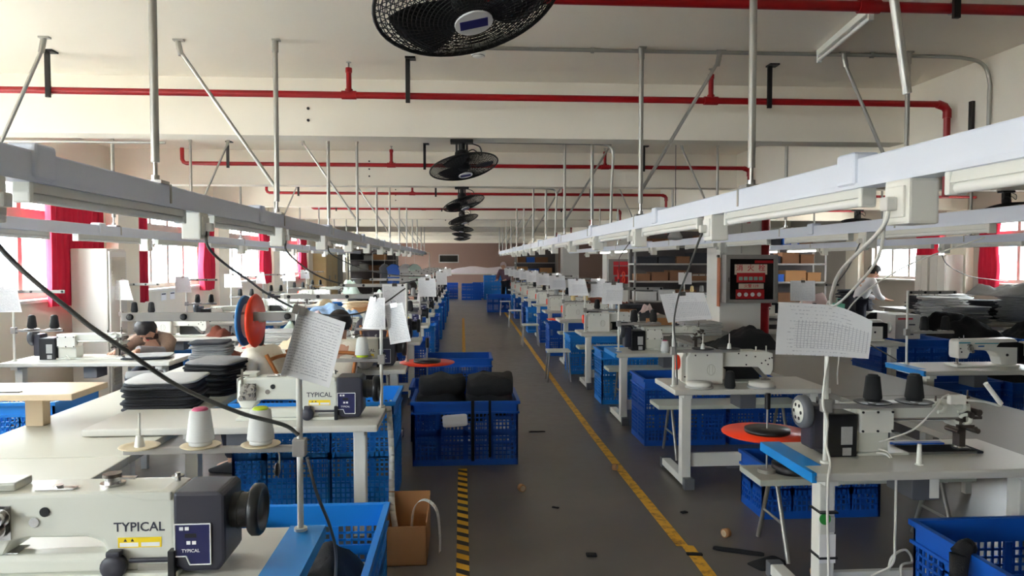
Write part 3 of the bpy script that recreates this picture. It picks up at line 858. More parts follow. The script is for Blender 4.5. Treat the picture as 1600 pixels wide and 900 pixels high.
# ------------------------------------------------------------------ makers: sewing machines
def wheel(mb, x, z, r, w, y=0.0, mi=0):
    return mb.lathe([(r * 0.3, x), (r * 0.92, x), (r, x + w * 0.2), (r, x + w * 0.8), (r * 0.92, x + w), (r * 0.78, x + w), (r * 0.7, x + w * 0.75), (r * 0.3, x + w * 0.75)], (0, y, z), 'X', 28, mi)
def make_machine_a():
    """seen from the operator's side, wheel on the right; origin on the table under the column"""
    t = thing('sewing_machine', '', 'sewing machine', group='sewing machines')
    o = [(0.1, 0.012), (0.1, 0.246), (0.06, 0.25), (-0.3, 0.25), (-0.43, 0.246), (-0.47, 0.23), (-0.475, 0.12), (-0.455, 0.07), (-0.39, 0.066), (-0.365, 0.11), (-0.32, 0.118), (-0.15, 0.115), (-0.115, 0.1), (-0.1, 0.07), (-0.1, 0.012)]
    obj('body', MB().prism(o, -0.07, 0.075), mach_m, t, 0.014, seg=3)
    obj('base_plate', MB().box(-0.48, 0.11, -0.09, 0.095, 0, 0.014), mach_m, t, 0.004)
    b = obj('cylinder_bed', MB().prism([(-0.07, 0.014), (0.02, 0.014), (0.02, 0.05), (-0.01, 0.066), (-0.06, 0.066), (-0.07, 0.05)], -0.46, -0.1, 'YZ'), mach_m, t, 0.006)
    obj('slide_plate', MB().box(-0.47, -0.36, -0.052, 0.01, 0.0655, 0.069), chrome_m, b)
    obj('arm_cover', MB().prism([(-0.09, 0.248), (0.09, 0.248), (0.09, 0.222), (0.02, 0.224), (-0.05, 0.235)], -0.079, -0.066), mach_m, t, 0.004)
    u = MB()
    for i, (x, z, r) in enumerate(((-0.4, 0.15, 0.022), (-0.43, 0.165, 0.018), (-0.385, 0.185, 0.02), (-0.42, 0.2, 0.014), (-0.44, 0.135, 0.014))):
        u.cyl((x, -0.07, z), (x, -0.1 - 0.005 * i, z), r, n=14).cyl((x, -0.1, z), (x, -0.125, z), r * 0.45, n=10).cyl((x, -0.086, z), (x, -0.089, z), r * 1.35, n=14)
    u.box(-0.455, -0.365, -0.074, -0.069, 0.115, 0.215)
    obj('tension_unit', u, chrome_m, t)
    nb = obj('needle_bar', MB().cyl((-0.42, -0.02, 0.02), (-0.42, -0.02, 0.1), 0.005, n=8).cyl((-0.44, -0.02, 0.03), (-0.44, -0.02, 0.12), 0.006, n=8).box(-0.45, -0.4, -0.035, -0.005, 0.068, 0.078), chrome_m, t)
    obj('take_up_lever', MB().box(-0.446, -0.436, -0.086, -0.074, 0.2, 0.3).box(-0.47, -0.40, -0.084, -0.078, 0.26, 0.268), brass_m, t)
    obj('face_plate', MB().box(-0.482, -0.472, -0.05, 0.05, 0.1, 0.24), chrome_m, t)
    for x, z in ((-0.27, 0.195), (-0.3, 0.165)):
        obj('screw_plug', MB().cyl((x, -0.0705, z), (x, -0.074, z), 0.014, n=14), blackpl_m if z > 0.18 else chrome_m, t)
    w = obj('bobbin_winder', MB().cyl((-0.11, 0.0, 0.25), (-0.11, 0.0, 0.258), 0.035, n=16).cyl((-0.11, 0.0, 0.258), (-0.11, 0.0, 0.275), 0.022, n=14).box(-0.1, -0.04, -0.01, 0.01, 0.268, 0.274), chrome_m, t)
    obj('bobbin', MB().cyl((-0.112, 0.0, 0.275), (-0.112, 0, 0.285), 0.026, n=14), brass_m, w)
    obj('thread_post', MB().cyl((0.07, 0.03, 0.248), (0.07, 0.03, 0.275), 0.008, n=10).cyl((0.07, 0.03, 0.262), (0.07, 0.03, 0.267), 0.018, n=12), chrome_m, t)
    obj('arm_plate', MB().box(-0.31, -0.2, -0.05, -0.02, 0.25, 0.256).cyl((-0.25, -0.03, 0.256), (-0.25, -0.03, 0.262), 0.012, n=10), chrome_m, t, 0.002)
    obj('oil_cover', MB().box(-0.46, -0.37, -0.04, 0.05, 0.248, 0.272), mach_m, t, 0.006)
    mo = obj('motor_housing', MB().prism([(0.098, 0.03), (0.13, 0.012), (0.225, 0.012), (0.245, 0.04), (0.245, 0.235), (0.23, 0.247), (0.098, 0.247)], -0.085, 0.085), dark_m, t, 0.012)
    obj('cord_clip', MB().box(0.085, 0.105, -0.1, -0.07, 0.0, 0.08), blackpl_m, t, 0.003)
    pn = obj('control_panel', MB().prism([(0.103, 0.06), (0.135, 0.06), (0.145, 0.035), (0.205, 0.035), (0.205, 0.155), (0.103, 0.155)], -0.089, -0.084), navy_m, t)
    pf = MB()
    loop = [(0.103, 0.06), (0.135, 0.06), (0.145, 0.035), (0.205, 0.035), (0.205, 0.155), (0.103, 0.155)]
    for (xa, za), (xb, zb) in zip(loop, loop[1:] + loop[:1]):
        pf.cyl((xa, -0.0895, za), (xb, -0.0895, zb), 0.0022, n=5)
    obj('panel_outline', pf, whitep_m, pn)
    for x, z in ((0.122, 0.142), (0.138, 0.142), (0.142, 0.1), (0.158, 0.1)):
        obj('button', MB().box(x - 0.0055, x + 0.0055, -0.0905, -0.089, z - 0.005, z + 0.005), whitep_m, pn)
    obj('display', MB().box(0.132, 0.165, -0.0903, -0.089, 0.115, 0.127), blackpl_m, pn)
    link('panel_lettering', text_mesh('TYPICAL', 0.0135, whitep_m), pn, (0.148, -0.09, 0.076), (R(90), 0, 0))
    link('brand_lettering', text_mesh('TYPICAL', 0.038, blackp_m), t, (-0.005, -0.0706, 0.143), (R(90), 0, 0))
    sk = obj('warning_sticker', MB().box(-0.066, 0.058, -0.0712, -0.0695, 0.083, 0.113), yellow_m, t)
    obj('sticker_text', MB().box(-0.061, -0.008, -0.0716, -0.0712, 0.086, 0.098).box(0.0, 0.053, -0.0716, -0.0712, 0.086, 0.098), whitep_m, sk)
    for x in (-0.045, -0.025): obj('sticker_symbol', MB().prism([(x - 0.005, 0.101), (x + 0.005, 0.101), (x, 0.11)], -0.0716, -0.0712), blackp_m, sk)
    dl = obj('stitch_dial', MB().lathe([(0.02, 0), (0.034, -0.004), (0.036, -0.03), (0.03, -0.036), (0.01, -0.036)], (-0.07, -0.07, 0.035), 'Y', 20), dark_m, t)
    obj('dial_cap', MB().box(-0.09, -0.05, -0.1, -0.07, 0.064, 0.082), dark_m, dl, 0.006)
    obj('reverse_lever', MB().box(-0.03, 0.09, -0.09, -0.076, 0.044, 0.056), dark_m, t, 0.004)
    obj('model_plate', MB().box(-0.01, 0.08, -0.073, -0.07, 0.014, 0.034), chrome_m, t)
    obj('hand_wheel', wheel(MB().cyl((0.24, 0, 0.165), (0.31, 0, 0.165), 0.052, n=24).cyl((0.262, 0, 0.165), (0.268, 0, 0.165), 0.056, n=24), 0.3, 0.165, 0.078, 0.034), blackpl_m, t)
    return t
def make_machine_b(wheel_mat=None):
    """seen from behind, wheel on the left, hooks and needle on the right"""
    t = thing('sewing_machine', '', 'sewing machine', group='sewing machines')
    obj('base_plate', MB().box(-0.1, 0.52, -0.07, 0.09, 0, 0.012), mach_m, t, 0.004)
    obj('column', MB().box(-0.085, 0.085, -0.05, 0.08, 0.012, 0.12), mach_m, t, 0.008)
    o = [(-0.1, 0.11), (-0.1, 0.235), (0.4, 0.245), (0.5, 0.235), (0.505, 0.13), (0.44, 0.12), (0.41, 0.155), (0.1, 0.155), (0.08, 0.11)]
    obj('arm', MB().prism(o, -0.045, 0.07), mach_m, t, 0.012)
    cv = obj('rear_cover', MB().box(-0.075, 0.09, -0.085, -0.044, 0.112, 0.222), machw_m, t, 0.008)
    for x in (-0.065, 0.008, 0.08):
        for z in (0.122, 0.212):
            obj('cover_screw', MB().cyl((x, -0.086, z), (x, -0.09, z), 0.006, n=8), blackpl_m, cv)
    mo = obj('motor_housing', MB().box(-0.235, -0.09, -0.085, 0.08, 0.0, 0.205), blackpl_m, t, 0.008)
    obj('rating_label', MB().box(-0.17, -0.115, -0.0875, -0.085, 0.06, 0.145), ltgrey_m, mo)
    obj('rating_label', MB().box(-0.162, -0.12, -0.0875, -0.085, 0.008, 0.045), ltgrey_m, mo)
    obj('motor_neck', MB().box(-0.3, -0.23, -0.06, 0.06, 0.03, 0.24), dark_m, t, 0.015)
    wh = obj('hand_wheel', MB().lathe([(0.03, -0.345), (0.07, -0.345), (0.078, -0.335), (0.078, -0.305), (0.07, -0.3), (0.03, -0.3)], (0, -0.01, 0.205), 'X', 28), wheel_mat or greyplastic_m, t)
    obj('wheel_face', MB().lathe([(0.008, -0.351), (0.016, -0.351), (0.055, -0.346), (0.055, -0.343), (0.008, -0.343)], (0, -0.01, 0.205), 'X', 24), mach_m, wh)
    for k in range(6):
        a = k * PI / 3
        obj('wheel_hole', MB().cyl((-0.35, -0.01 + 0.034 * math.cos(a), 0.205 + 0.034 * math.sin(a)), (-0.3445, -0.01 + 0.034 * math.cos(a), 0.205 + 0.034 * math.sin(a)), 0.009, n=8), blackpl_m, wh)
    obj('push_rod', MB().cyl((0.09, -0.055, 0.17), (0.45, -0.055, 0.17), 0.006, n=8), chrome_m, t)
    hk = MB()
    for x, z in ((0.33, 0.225), (0.43, 0.225), (0.46, 0.165)):
        pts = [(x + 0.028 * math.cos(a), -0.06, z + 0.024 * math.sin(a)) for a in [PI * (0.9 - 1.5 * i / 9) for i in range(10)]]
        hk.tube(pts, 0.009, 6)
    obj('lifting_hook', hk, mach_m, t)
    cl = MB(); rr = random.Random(4)
    for i in range(9):
        x, z = 0.4 + rr.random() * 0.13, 0.1 + rr.random() * 0.12
        cl.cyl((x, -0.075, z), (x, 0.02, z), 0.006 + rr.random() * 0.012, n=8)
    cl.box(0.44, 0.47, -0.05, 0.0, 0.03, 0.2).box(0.5, 0.56, -0.04, -0.02, 0.16, 0.175).box(0.42, 0.5, -0.07, -0.05, 0.125, 0.14)
    obj('feed_linkage', cl, brass_m, t)
    obj('needle_bar', MB().cyl((0.455, -0.01, 0.012), (0.455, -0.01, 0.12), 0.006, n=8).cyl((0.475, -0.02, 0.02), (0.475, -0.02, 0.12), 0.005, n=8).box(0.44, 0.5, -0.04, 0.01, 0.013, 0.022), chrome_m, t)
    obj('thread_guide', MB().cyl((0.49, -0.03, 0.235), (0.49, -0.03, 0.3), 0.004, n=6).cyl((0.49, -0.03, 0.265), (0.49, -0.03, 0.272), 0.012, n=10).cyl((0.35, 0.0, 0.24), (0.35, 0.0, 0.27), 0.005, n=6), brass_m, t)
    ch = MB()
    ch.tube(bez([(0.0, -0.09, 0.02), (0.03, -0.11, 0.02), (0.05, -0.12, 0.004)], 4), 0.005, 6).tube(bez([(0.01, -0.09, 0.04), (0.04, -0.115, 0.03), (0.06, -0.12, 0.004)], 4), 0.004, 6)
    obj('motor_leads', ch, wirew_m, t)
    return t
def make_machine_c(cap=None):
    """big rear motor cover with a round cap on its left end, arm to the right"""
    t = thing('sewing_machine', '', 'sewing machine', group='sewing machines')
    obj('base_plate', MB().box(-0.1, 0.56, -0.06, 0.1, 0, 0.012), mach_m, t, 0.004)
    obj('rear_cover', MB().prism([(-0.13, 0.0), (0.155, 0.0), (0.155, 0.235), (0.13, 0.245), (-0.1, 0.245), (-0.13, 0.2)], -0.11, 0.06), machw_m, t, 0.012)
    obj('end_cover', MB().prism([(-0.165, 0.03), (-0.125, 0.01), (-0.125, 0.24), (-0.15, 0.235), (-0.165, 0.2)], -0.1, 0.06), machw_m, t, 0.008)
    obj('arm', MB().prism([(0.15, 0.12), (0.15, 0.24), (0.5, 0.238), (0.56, 0.225), (0.565, 0.1), (0.545, 0.06), (0.5, 0.06), (0.45, 0.12), (0.2, 0.125)], -0.06, 0.06), machw_m, t, 0.01)
    obj('inner_bracket', MB().prism([(0.155, 0.02), (0.2, 0.03), (0.2, 0.1), (0.17, 0.125), (0.155, 0.125)], -0.04, 0.05), machw_m, t, 0.005)
    obj('arm_shade_sheet', MB().box(0.2, 0.5, 0.05, 0.062, 0.012, 0.125), blackpl_m, t)  # black sheet standing in for the shade under the arm
    obj('wheel_cap', MB().lathe([(0.05, -0.162), (0.058, -0.17), (0.058, -0.19), (0.05, -0.198), (0.02, -0.2)], (0, -0.03, 0.16), 'X', 24), cap or orange_m, t)
    s_ = MB()
    for x, z in ((0.29, 0.225), (0.35, 0.21), (0.35, 0.14), (0.42, 0.2), (0.47, 0.15), (0.5, 0.17), (0.53, 0.185), (0.55, 0.19), (0.52, 0.14), (-0.06, 0.22), (0.03, 0.22), (-0.14, 0.06)):
        y = -0.062 if x > 0.16 else -0.112
        s_.cyl((x, y + 0.003, z), (x, y - 0.002, z), 0.006, n=8)
    obj('screw', s_, blackpl_m, t)
    obj('cover_emblem', MB().tube([(0.06 + 0.03 * math.cos(a), -0.1115, 0.11 + 0.04 * math.sin(a)) for a in [i * PI / 8 for i in range(16)]], 0.0025, 5, closed=True).box(0.045, 0.05, -0.1125, -0.11, 0.08, 0.14).box(0.07, 0.075, -0.1125, -0.11, 0.08, 0.14), edge_m, t)
    obj('thread_guide', MB().cyl((0.25, 0.0, 0.24), (0.25, 0, 0.26), 0.01, n=8).cyl((0.45, 0, 0.235), (0.45, 0, 0.27), 0.006, n=8).cyl((0.53, 0, 0.23), (0.53, 0, 0.275), 0.006, n=8).box(0.28, 0.42, -0.03, 0.02, 0.238, 0.25), mach_m, t)
    obj('needle_bar', MB().cyl((0.53, 0, 0.01), (0.53, 0, 0.07), 0.005, n=8).box(0.5, 0.56, -0.02, 0.02, 0.012, 0.02), chrome_m, t)
    obj('knee_plate', MB().prism([(0.46, 0.06), (0.5, 0.03), (0.53, 0.04), (0.46, 0.12), (0.4, 0.12)], -0.05, -0.04), chrome_m, t)
    return t
def make_machine_d():
    """white lockstitch machine with a teal line, head on the left"""
    t = thing('sewing_machine', '', 'sewing machine', group='sewing machines')
    obj('base_plate', MB().box(-0.38, 0.2, -0.09, 0.09, 0, 0.014), machw_m, t, 0.004)
    o = [(0.05, 0.014), (0.03, 0.08), (0.0, 0.12), (-0.06, 0.14), (-0.2, 0.145), (-0.24, 0.12), (-0.26, 0.07), (-0.34, 0.07), (-0.35, 0.1), (-0.35, 0.22), (-0.33, 0.235), (0.17, 0.245), (0.2, 0.22), (0.2, 0.014)]
    obj('body', MB().prism(o, -0.06, 0.07), machw_m, t, 0.014, seg=3)
    obj('accent_line', MB().box(-0.345, -0.24, -0.0625, -0.06, 0.205, 0.215).box(-0.2, 0.02, -0.0625, -0.06, 0.2, 0.208), M('teal', (30, 150, 170), 0.4), t)
    obj('motor_housing', MB().prism([(0.0, 0.17), (0.03, 0.21), (0.19, 0.215), (0.25, 0.2), (0.25, 0.03), (0.2, 0.02), (0.2, 0.165)], -0.066, 0.07), blackpl_m, t, 0.006)
    obj('hand_wheel', wheel(MB().cyl((0.24, 0, 0.15), (0.28, 0, 0.15), 0.035), 0.275, 0.15, 0.065, 0.03), machw_m, t)
    obj('maker_mark', MB().prism([(-0.17, 0.172), (-0.115, 0.172), (-0.11, 0.184), (-0.165, 0.184)], -0.0612, -0.06), M('letter_blue', (40, 110, 190), 0.4), t)
    u = MB()
    for x, z, r in ((-0.25, 0.16, 0.018), (-0.235, 0.135, 0.014), (-0.26, 0.19, 0.012)):
        u.cyl((x, -0.06, z), (x, -0.09, z), r, n=12).cyl((x, -0.09, z), (x, -0.105, z), r * 0.5, n=8)
    obj('tension_unit', u, chrome_m, t)
    obj('needle_bar', MB().cyl((-0.31, 0, 0.014), (-0.31, 0, 0.08), 0.006, n=8).box(-0.33, -0.29, -0.02, 0.02, 0.015, 0.024).cyl((-0.325, 0.0, 0.03), (-0.325, 0, 0.08), 0.005, n=8), chrome_m, t)
    obj('screw', MB().cyl((-0.32, -0.058, 0.13), (-0.32, -0.064, 0.13), 0.007, n=8).cyl((-0.33, -0.058, 0.16), (-0.33, -0.064, 0.16), 0.006, n=8).cyl((0.1, -0.058, 0.1), (0.1, -0.066, 0.1), 0.012, n=10), blackpl_m, t)
    obj('thread_guide', MB().cyl((-0.26, 0, 0.235), (-0.26, 0, 0.27), 0.004, n=6).cyl((-0.3, 0, 0.235), (-0.3, 0, 0.255), 0.006, n=6), chrome_m, t)
    return t
mach_a = Proto(make_machine_a)
mach_b = Proto(make_machine_b)
mach_c = Proto(make_machine_c)
mach_cg = Proto(lambda: make_machine_c(blackpl_m))
mach_d = Proto(make_machine_d)

# ------------------------------------------------------------------ makers: thread stands, cones, sheets
def make_stand(h=0.75, arm=-0.52, plates=(-0.1, -0.3, -0.5), zc=0.29, bar=None, big=True, pm=None, k=1.0):
    """origin at the pole's foot on the table; the arms reach along x"""
    t = thing('thread_stand', '', 'thread stand', group='thread stands on the machine tables')
    sg = 1 if arm > 0 else -1
    obj('pole', MB().cyl((0, 0, 0), (0, 0, h), 0.0105, n=12).cyl((0, 0, 0), (0, 0, 0.012), 0.022, n=14), leg_m, t)
    cb = obj('cross_arm', MB().box(min(0.02 * sg, arm), max(0.02 * sg, arm), -0.012, 0.012, zc - 0.03, zc - 0.008), rack_m, t, 0.003)
    obj('arm_clamp', MB().box(-0.022, 0.022, -0.02, 0.02, zc - 0.045, zc + 0.015), rack_m, cb, 0.004)
    for x in plates:
        pl = obj('spool_plate', MB().lathe([(0.01, zc - 0.008), (0.055 * k, zc - 0.008), (0.066 * k, zc - 0.002), (0.064 * k, zc), (0.05 * k, zc - 0.004), (0.01, zc - 0.004)], (x, 0, 0), 'Z', 24), pm or (plate_m if big else rack_m), t)
        obj('spool_pin', MB().cyl((x, 0, zc - 0.004), (x, 0, zc + 0.11), 0.004, n=8).cyl((x, 0, zc - 0.004), (x, 0, zc + 0.035), 0.017, 0.011, n=12), leg_m, pl)
    if bar:
        gb = obj('guide_bar', MB().box(min(0.01, bar), max(0.01, bar), -0.004, 0.004, h - 0.032, h - 0.002), rack_m, t, 0.003)
        for f in (0.06, 0.35, 0.65, 0.95):
            obj('guide_eye', MB().lathe([(0.005, -0.009), (0.011, -0.009), (0.011, 0.007), (0.005, 0.007)], (bar * f, 0, h - 0.017), 'Y', 14), blackpl_m, gb)
    return t
stand_l = Proto(lambda: make_stand(0.755, -0.58, (-0.13, -0.33, -0.53), 0.305, -0.58))
stand_n = Proto(lambda: make_stand(0.72, -0.46, (-0.12, -0.36), 0.32, -0.6, False))
stand_r = Proto(lambda: make_stand(0.7, 0.5, (0.22, 0.42), 0.28, None, False, blackpl_m, 1.25))
stand_rb = Proto(lambda: make_stand(0.66, 0.44, (0.16, 0.36), 0.3, 0.46, False))
def make_cone(m, base, r=0.044, h=0.115, foot=None):
    t = thing('thread_cone', '', 'thread cone', group='thread cones')
    obj('thread', MB().lathe([(r * 0.5, 0.012), (r, 0.014), (r * 1.02, 0.02), (r * 0.76, h), (r * 0.4, h + 0.004)], n=22), m, t)
    obj('cone_core', MB().lathe([(r * 0.4, 0.01), (r * 0.4, 0.014), (r * 0.55, h), (r * 0.62, h + 0.004), (r * 0.5, h + 0.01), (r * 0.2, h + 0.012)], n=16), base, t)
    obj('cone_foot', MB().lathe([(r * 0.85, 0), (r * 0.85, 0.012), (r * 0.4, 0.013)], n=16), foot or m, t)
    return t
cone_w = Proto(lambda: make_cone(thread_w, M('pink_core', (210, 90, 130), 0.5)))
cone_l = Proto(lambda: make_cone(thread_w, lime_m))
cone_lf = Proto(lambda: make_cone(thread_w, thread_w, foot=lime_m))
cone_k = Proto(lambda: make_cone(thread_k, blackpl_m, 0.04, 0.115))
cone_c = Proto(lambda: make_cone(thread_c, plate_m, 0.038, 0.11))
cone_g = Proto(lambda: make_cone(thread_g, greyplastic_m, 0.045, 0.12))
CONES = [cone_k, cone_k, cone_w, cone_k, cone_c, cone_g]
def sheet_mesh(w, h, curl, mat, n=10, skew=0.0, fold=0.0, cut=0.0):
    """a clipped sheet hanging from its top edge; curl lifts its right lower corner"""
    vs = []; uv = []
    for s_ in (0, 1):
        for j in range(n + 1):
            for i in range(n + 1):
                u, v = i / n, j / n
                x = (u - 0.5) * w + skew * (1 - v) * w
                y = -curl * max(0, u - 0.3) ** 2 * (0.4 + 0.6 * v) * w + 0.01 * math.sin(3 * u + 2 * v) + 0.0008 * s_
                x -= curl * 0.5 * max(0, u - 0.3) ** 2 * w * v
                z = (v - 1) * h - cut * max(0, u - 0.55) ** 1.4 * v * h
                if fold and u < fold: y -= (fold - u) * w * 0.9; x += (fold - u) * w * 0.7
                vs.append((x, y, z)); uv.append((u, v))
    st = (n + 1) ** 2; fs = []
    for j in range(n):
        for i in range(n):
            a = j * (n + 1) + i
            fs += [(a, a + 1, a + n + 2, a + n + 1), (st + a, st + a + n + 1, st + a + n + 2, st + a + 1)]
    me = bpy.data.meshes.new('paper'); me.from_pydata(vs, [], fs)
    me.polygons.foreach_set('use_smooth', [True] * len(fs)); me.materials.append(mat)
    l = me.uv_layers.new(name='UVMap')
    for lp in me.loops: l.data[lp.index].uv = uv[lp.vertex_index]
    return me
CLIP = MB().box(-0.022, 0.022, -0.012, 0.012, -0.022, 0.006).tube([(-0.012, 0, 0.004), (-0.014, -0.01, 0.03), (0.014, -0.01, 0.03), (0.012, 0, 0.004)], 0.0016, 5).mesh('clip', chrome_m)
CLIPG = MB().box(-0.024, 0.024, -0.012, 0.012, -0.024, 0.008).tube([(-0.012, 0, 0.004), (-0.014, -0.01, 0.03), (0.014, -0.01, 0.03), (0.012, 0, 0.004)], 0.0016, 5).mesh('clip', mint_m)
_sheets = {}
def sheet(label, loc, w=0.21, h=0.27, curl=0.3, grid=False, rz=0, skew=0.0, fold=0.0, clip_x=0.0, green=False, lean=0.0, cut=0.0):
    k = (w, h, curl, grid, skew, fold, cut)
    if k not in _sheets: _sheets[k] = sheet_mesh(w, h, curl, sheetg_m if grid else sheetl_m, skew=skew, fold=fold, cut=cut)
    t = thing('order_sheet', label, 'paper', loc, rz, 'printed work sheets clipped to the thread stands')
    link('paper', _sheets[k], t, (0, 0, 0), (lean, 0, 0))
    link('clip', CLIPG if green else CLIP, t, (clip_x, 0, 0))
    return t
def make_seat(w=1.24):
    t = thing('bench_seat', '', 'bench', group='low folding bench seats')
    obj('seat', MB().box(0, w, 0, 0.3, 0.42, 0.455), seat_m, t, 0.006)
    for x in (0.14, w - 0.14):
        for s_ in (-1, 1):
            y = 0.15
            obj('leg', MB().tube([(x, y + 0.02 * s_, 0.42), (x, y + s_ * 0.05, 0.4), (x, y + s_ * 0.2, 0.01)], 0.0125, 8), steel_m, t)
        obj('leg_brace', MB().cyl((x, 0.02, 0.2), (x, 0.28, 0.2), 0.008, n=8), steel_m, t)
    return t
seat_p = Proto(make_seat)
def make_stool():
    t = thing('folding_stool', '', 'stool', group='small metal stools')
    obj('seat', MB().box(-0.16, 0.16, -0.13, 0.13, 0.4, 0.43), leg_m, t, 0.01)
    for x in (-1, 1):
        for y in (-1, 1):
            obj('leg', MB().cyl((0.13 * x, 0.1 * y, 0.4), (0.16 * x, 0.14 * y, 0), 0.011, n=8), steel_m, t)
    return t
stool_p = Proto(make_stool)
def make_reel(disc, tape):
    t = thing('tape_reel', '', 'tape reel', group='tape reels on spindles')
    obj('spindle', MB().cyl((0, 0, 0), (0, 0, 0.42), 0.006, n=8).cyl((0, 0, 0), (0, 0, 0.02), 0.05, n=16), steel_m, t)
    obj('disc', MB().lathe([(0.02, 0.215), (0.235, 0.215), (0.25, 0.222), (0.25, 0.228), (0.02, 0.226)], n=40), disc, t)
    obj('tape_coil', MB().lathe([(0.03, 0.227), (0.12, 0.227), (0.124, 0.232), (0.124, 0.25), (0.03, 0.25)], n=32), tape, t)
    obj('handle', MB().cyl((0, 0, 0.36), (0, 0, 0.45), 0.016, n=12), blackpl_m, t)
    return t
reel_p = Proto(lambda: make_reel(orange_m, blackpl_m))
def cable(label, pts, r=0.006, m=None, n=9, cat='cable'):
    return tag(obj('power_cable', MB().tube(bez(pts, n), r, 6), m or wire_m), label, cat, 'hanging power cables')
# ------------------------------------------------------------------ machine rows
LAF = [1.99 + 2.1 * k for k in range(11)]
RAF = [3.02 + 2.04 * k for k in range(11)]
LBF = [6.82 + 2.1 * k for k in range(7)]
RBF = [5.78 + 2.04 * k for k in range(5)]
LAN, RAN, LBN, RBN = 'in the window-side aisle row', 'in the hydrant-side aisle row', 'in the row along the windows', 'in the row behind the grey benches'
table_x = Proto(lambda: make_table(1.61, 0.55, xl=0.56))
table_w = Proto(lambda: make_table(1.5, 0.62))
bench_l = Proto(lambda: make_bench(0.93, 2.08))
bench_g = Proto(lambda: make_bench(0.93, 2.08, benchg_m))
FROM = ' from the front'
for k, y in enumerate(LAF):
    (table_tr if k == 0 else table_x if k == 1 else table_p).put('white laminate machine table, %s %s' % (ordw(k), LAN), (-2.09 if k == 1 else -1.64, y, 0))
    mx, my = (-0.944, y + 0.25) if k == 0 else (-0.83, y + 0.25)
    mach_a.put('grey machine with black motor and hand wheel, %s %s' % (ordw(k), LAN), (mx, my, TZ))
    sx = -0.555 if k == 0 else -0.51
    (stand_l if k == 0 else stand_n).put('metal thread stand, %s %s' % (ordw(k), LAN), (sx, y + 0.505, TZ))
    if k == 0:
        cone_w.put('big white thread cone with pink core on the frontmost thread stand', (sx - 0.33, y + 0.505, TZ + 0.305))
        cone_l.put('big white thread cone with lime core beside the frontmost pole', (sx - 0.13, y + 0.505, TZ + 0.305))
    else:
        for j, dx in enumerate((-0.12, -0.36)):
            p = (cone_lf, cone_k)[j] if k == 1 else CONES[(k * 2 + j) % 6]
            p.put('thread cone, %s, %s stand %s' % (('pole side', 'arm end')[j], ordw(k), LAN), (sx + dx, y + 0.505, TZ + 0.322))
for k, y in enumerate(RAF):
    (table_tl if k in (0, 2) else table_p).put('white laminate machine table, %s %s' % (ordw(k), RAN), (1.52, y, 0))
    p, mx = {0: (mach_b, 1.95), 1: (mach_c, 1.8), 2: (mach_b, 1.98)}.get(k, (mach_c, 1.78))
    nm = {mach_b: 'grey machine with dark motor and steel linkage', mach_c: 'white machine with big rear cover and orange cap'}[p]
    p.put('%s, %s %s' % (nm, ordw(k), RAN), (mx, y + 0.33, TZ))
    sx, sy = (1.66, y + 0.16) if k < 2 else (1.6, y + 0.2)
    if k == 1: sx = 1.555
    (stand_r if k in (0, 1) else stand_rb).put('white thread stand, %s %s' % (ordw(k), RAN), (sx, sy, TZ))
    for j, dx in enumerate((0.22, 0.42) if k < 2 else (0.16, 0.36)):
        if k == 1: break
        pc = cone_k if k in (0, 2) else (cone_c if k == 4 else CONES[(k * 2 + j + 1) % 6])
        pc.put('thread cone, %s, %s stand %s' % (('pole side', 'arm end')[j], ordw(k), RAN), (sx + dx, sy, TZ + (0.282 if k < 2 else 0.302)))
for k, y in enumerate(LBF):
    table_w.put('wide white machine table, %s %s' % (ordw(k), LBN), (-4.19, y, 0))
    (mach_b if k % 2 == 0 else mach_c).put('grey sewing machine, %s %s' % (ordw(k), LBN), (-3.72, y + 0.3, TZ))
    stand_rb.put('white thread stand, %s %s' % (ordw(k), LBN), (-4.13, y + 0.14, TZ))
    for j, dx in enumerate((0.16, 0.36)):
        cone_k.put('black thread cone, %s, %s stand %s' % (('pole side', 'arm end')[j], ordw(k), LBN), (-4.13 + dx, y + 0.14, TZ + 0.302))
for k, y in enumerate(RBF):
    if k == 2: continue
    kk = k if k < 2 else k - 1
    (table_tl if k in (0, 1) else table_p).put('white machine table, %s %s' % (ordw(kk), RBN), (3.86 if k < 2 else 4.4, y, 0))
    mach_d.put('white sewing machine with teal line, %s %s' % (ordw(kk), RBN), ((4.68 if k < 2 else 5.2), y + 0.3, TZ))
    if True:
        stand_rb.put('white thread stand, %s %s' % (ordw(kk), RBN), (4.0 if k < 2 else 4.5, y + 0.46, TZ))
        for j, dx in enumerate((0.16, 0.36)):
            CONES[(k + j) % 6].put('thread cone, %s, %s stand %s' % (('pole side', 'arm end')[j], ordw(kk), RBN), ((4.0 if k < 2 else 4.5) + dx, y + 0.46, TZ + 0.302))
for i in range(10):
    bench_l.put('long pale work bench beside the window-side machines, %s section' % ordw(i), (-2.585, 1.6 + 2.09 * i, 0))
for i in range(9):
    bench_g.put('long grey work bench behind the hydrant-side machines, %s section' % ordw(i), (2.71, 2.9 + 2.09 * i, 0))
for k in range(0, 9):
    seat_p.put('low bench seat with folding steel legs, %s %s' % (ordw(k), RAN), (1.62, RAF[k] + 0.78, 0))

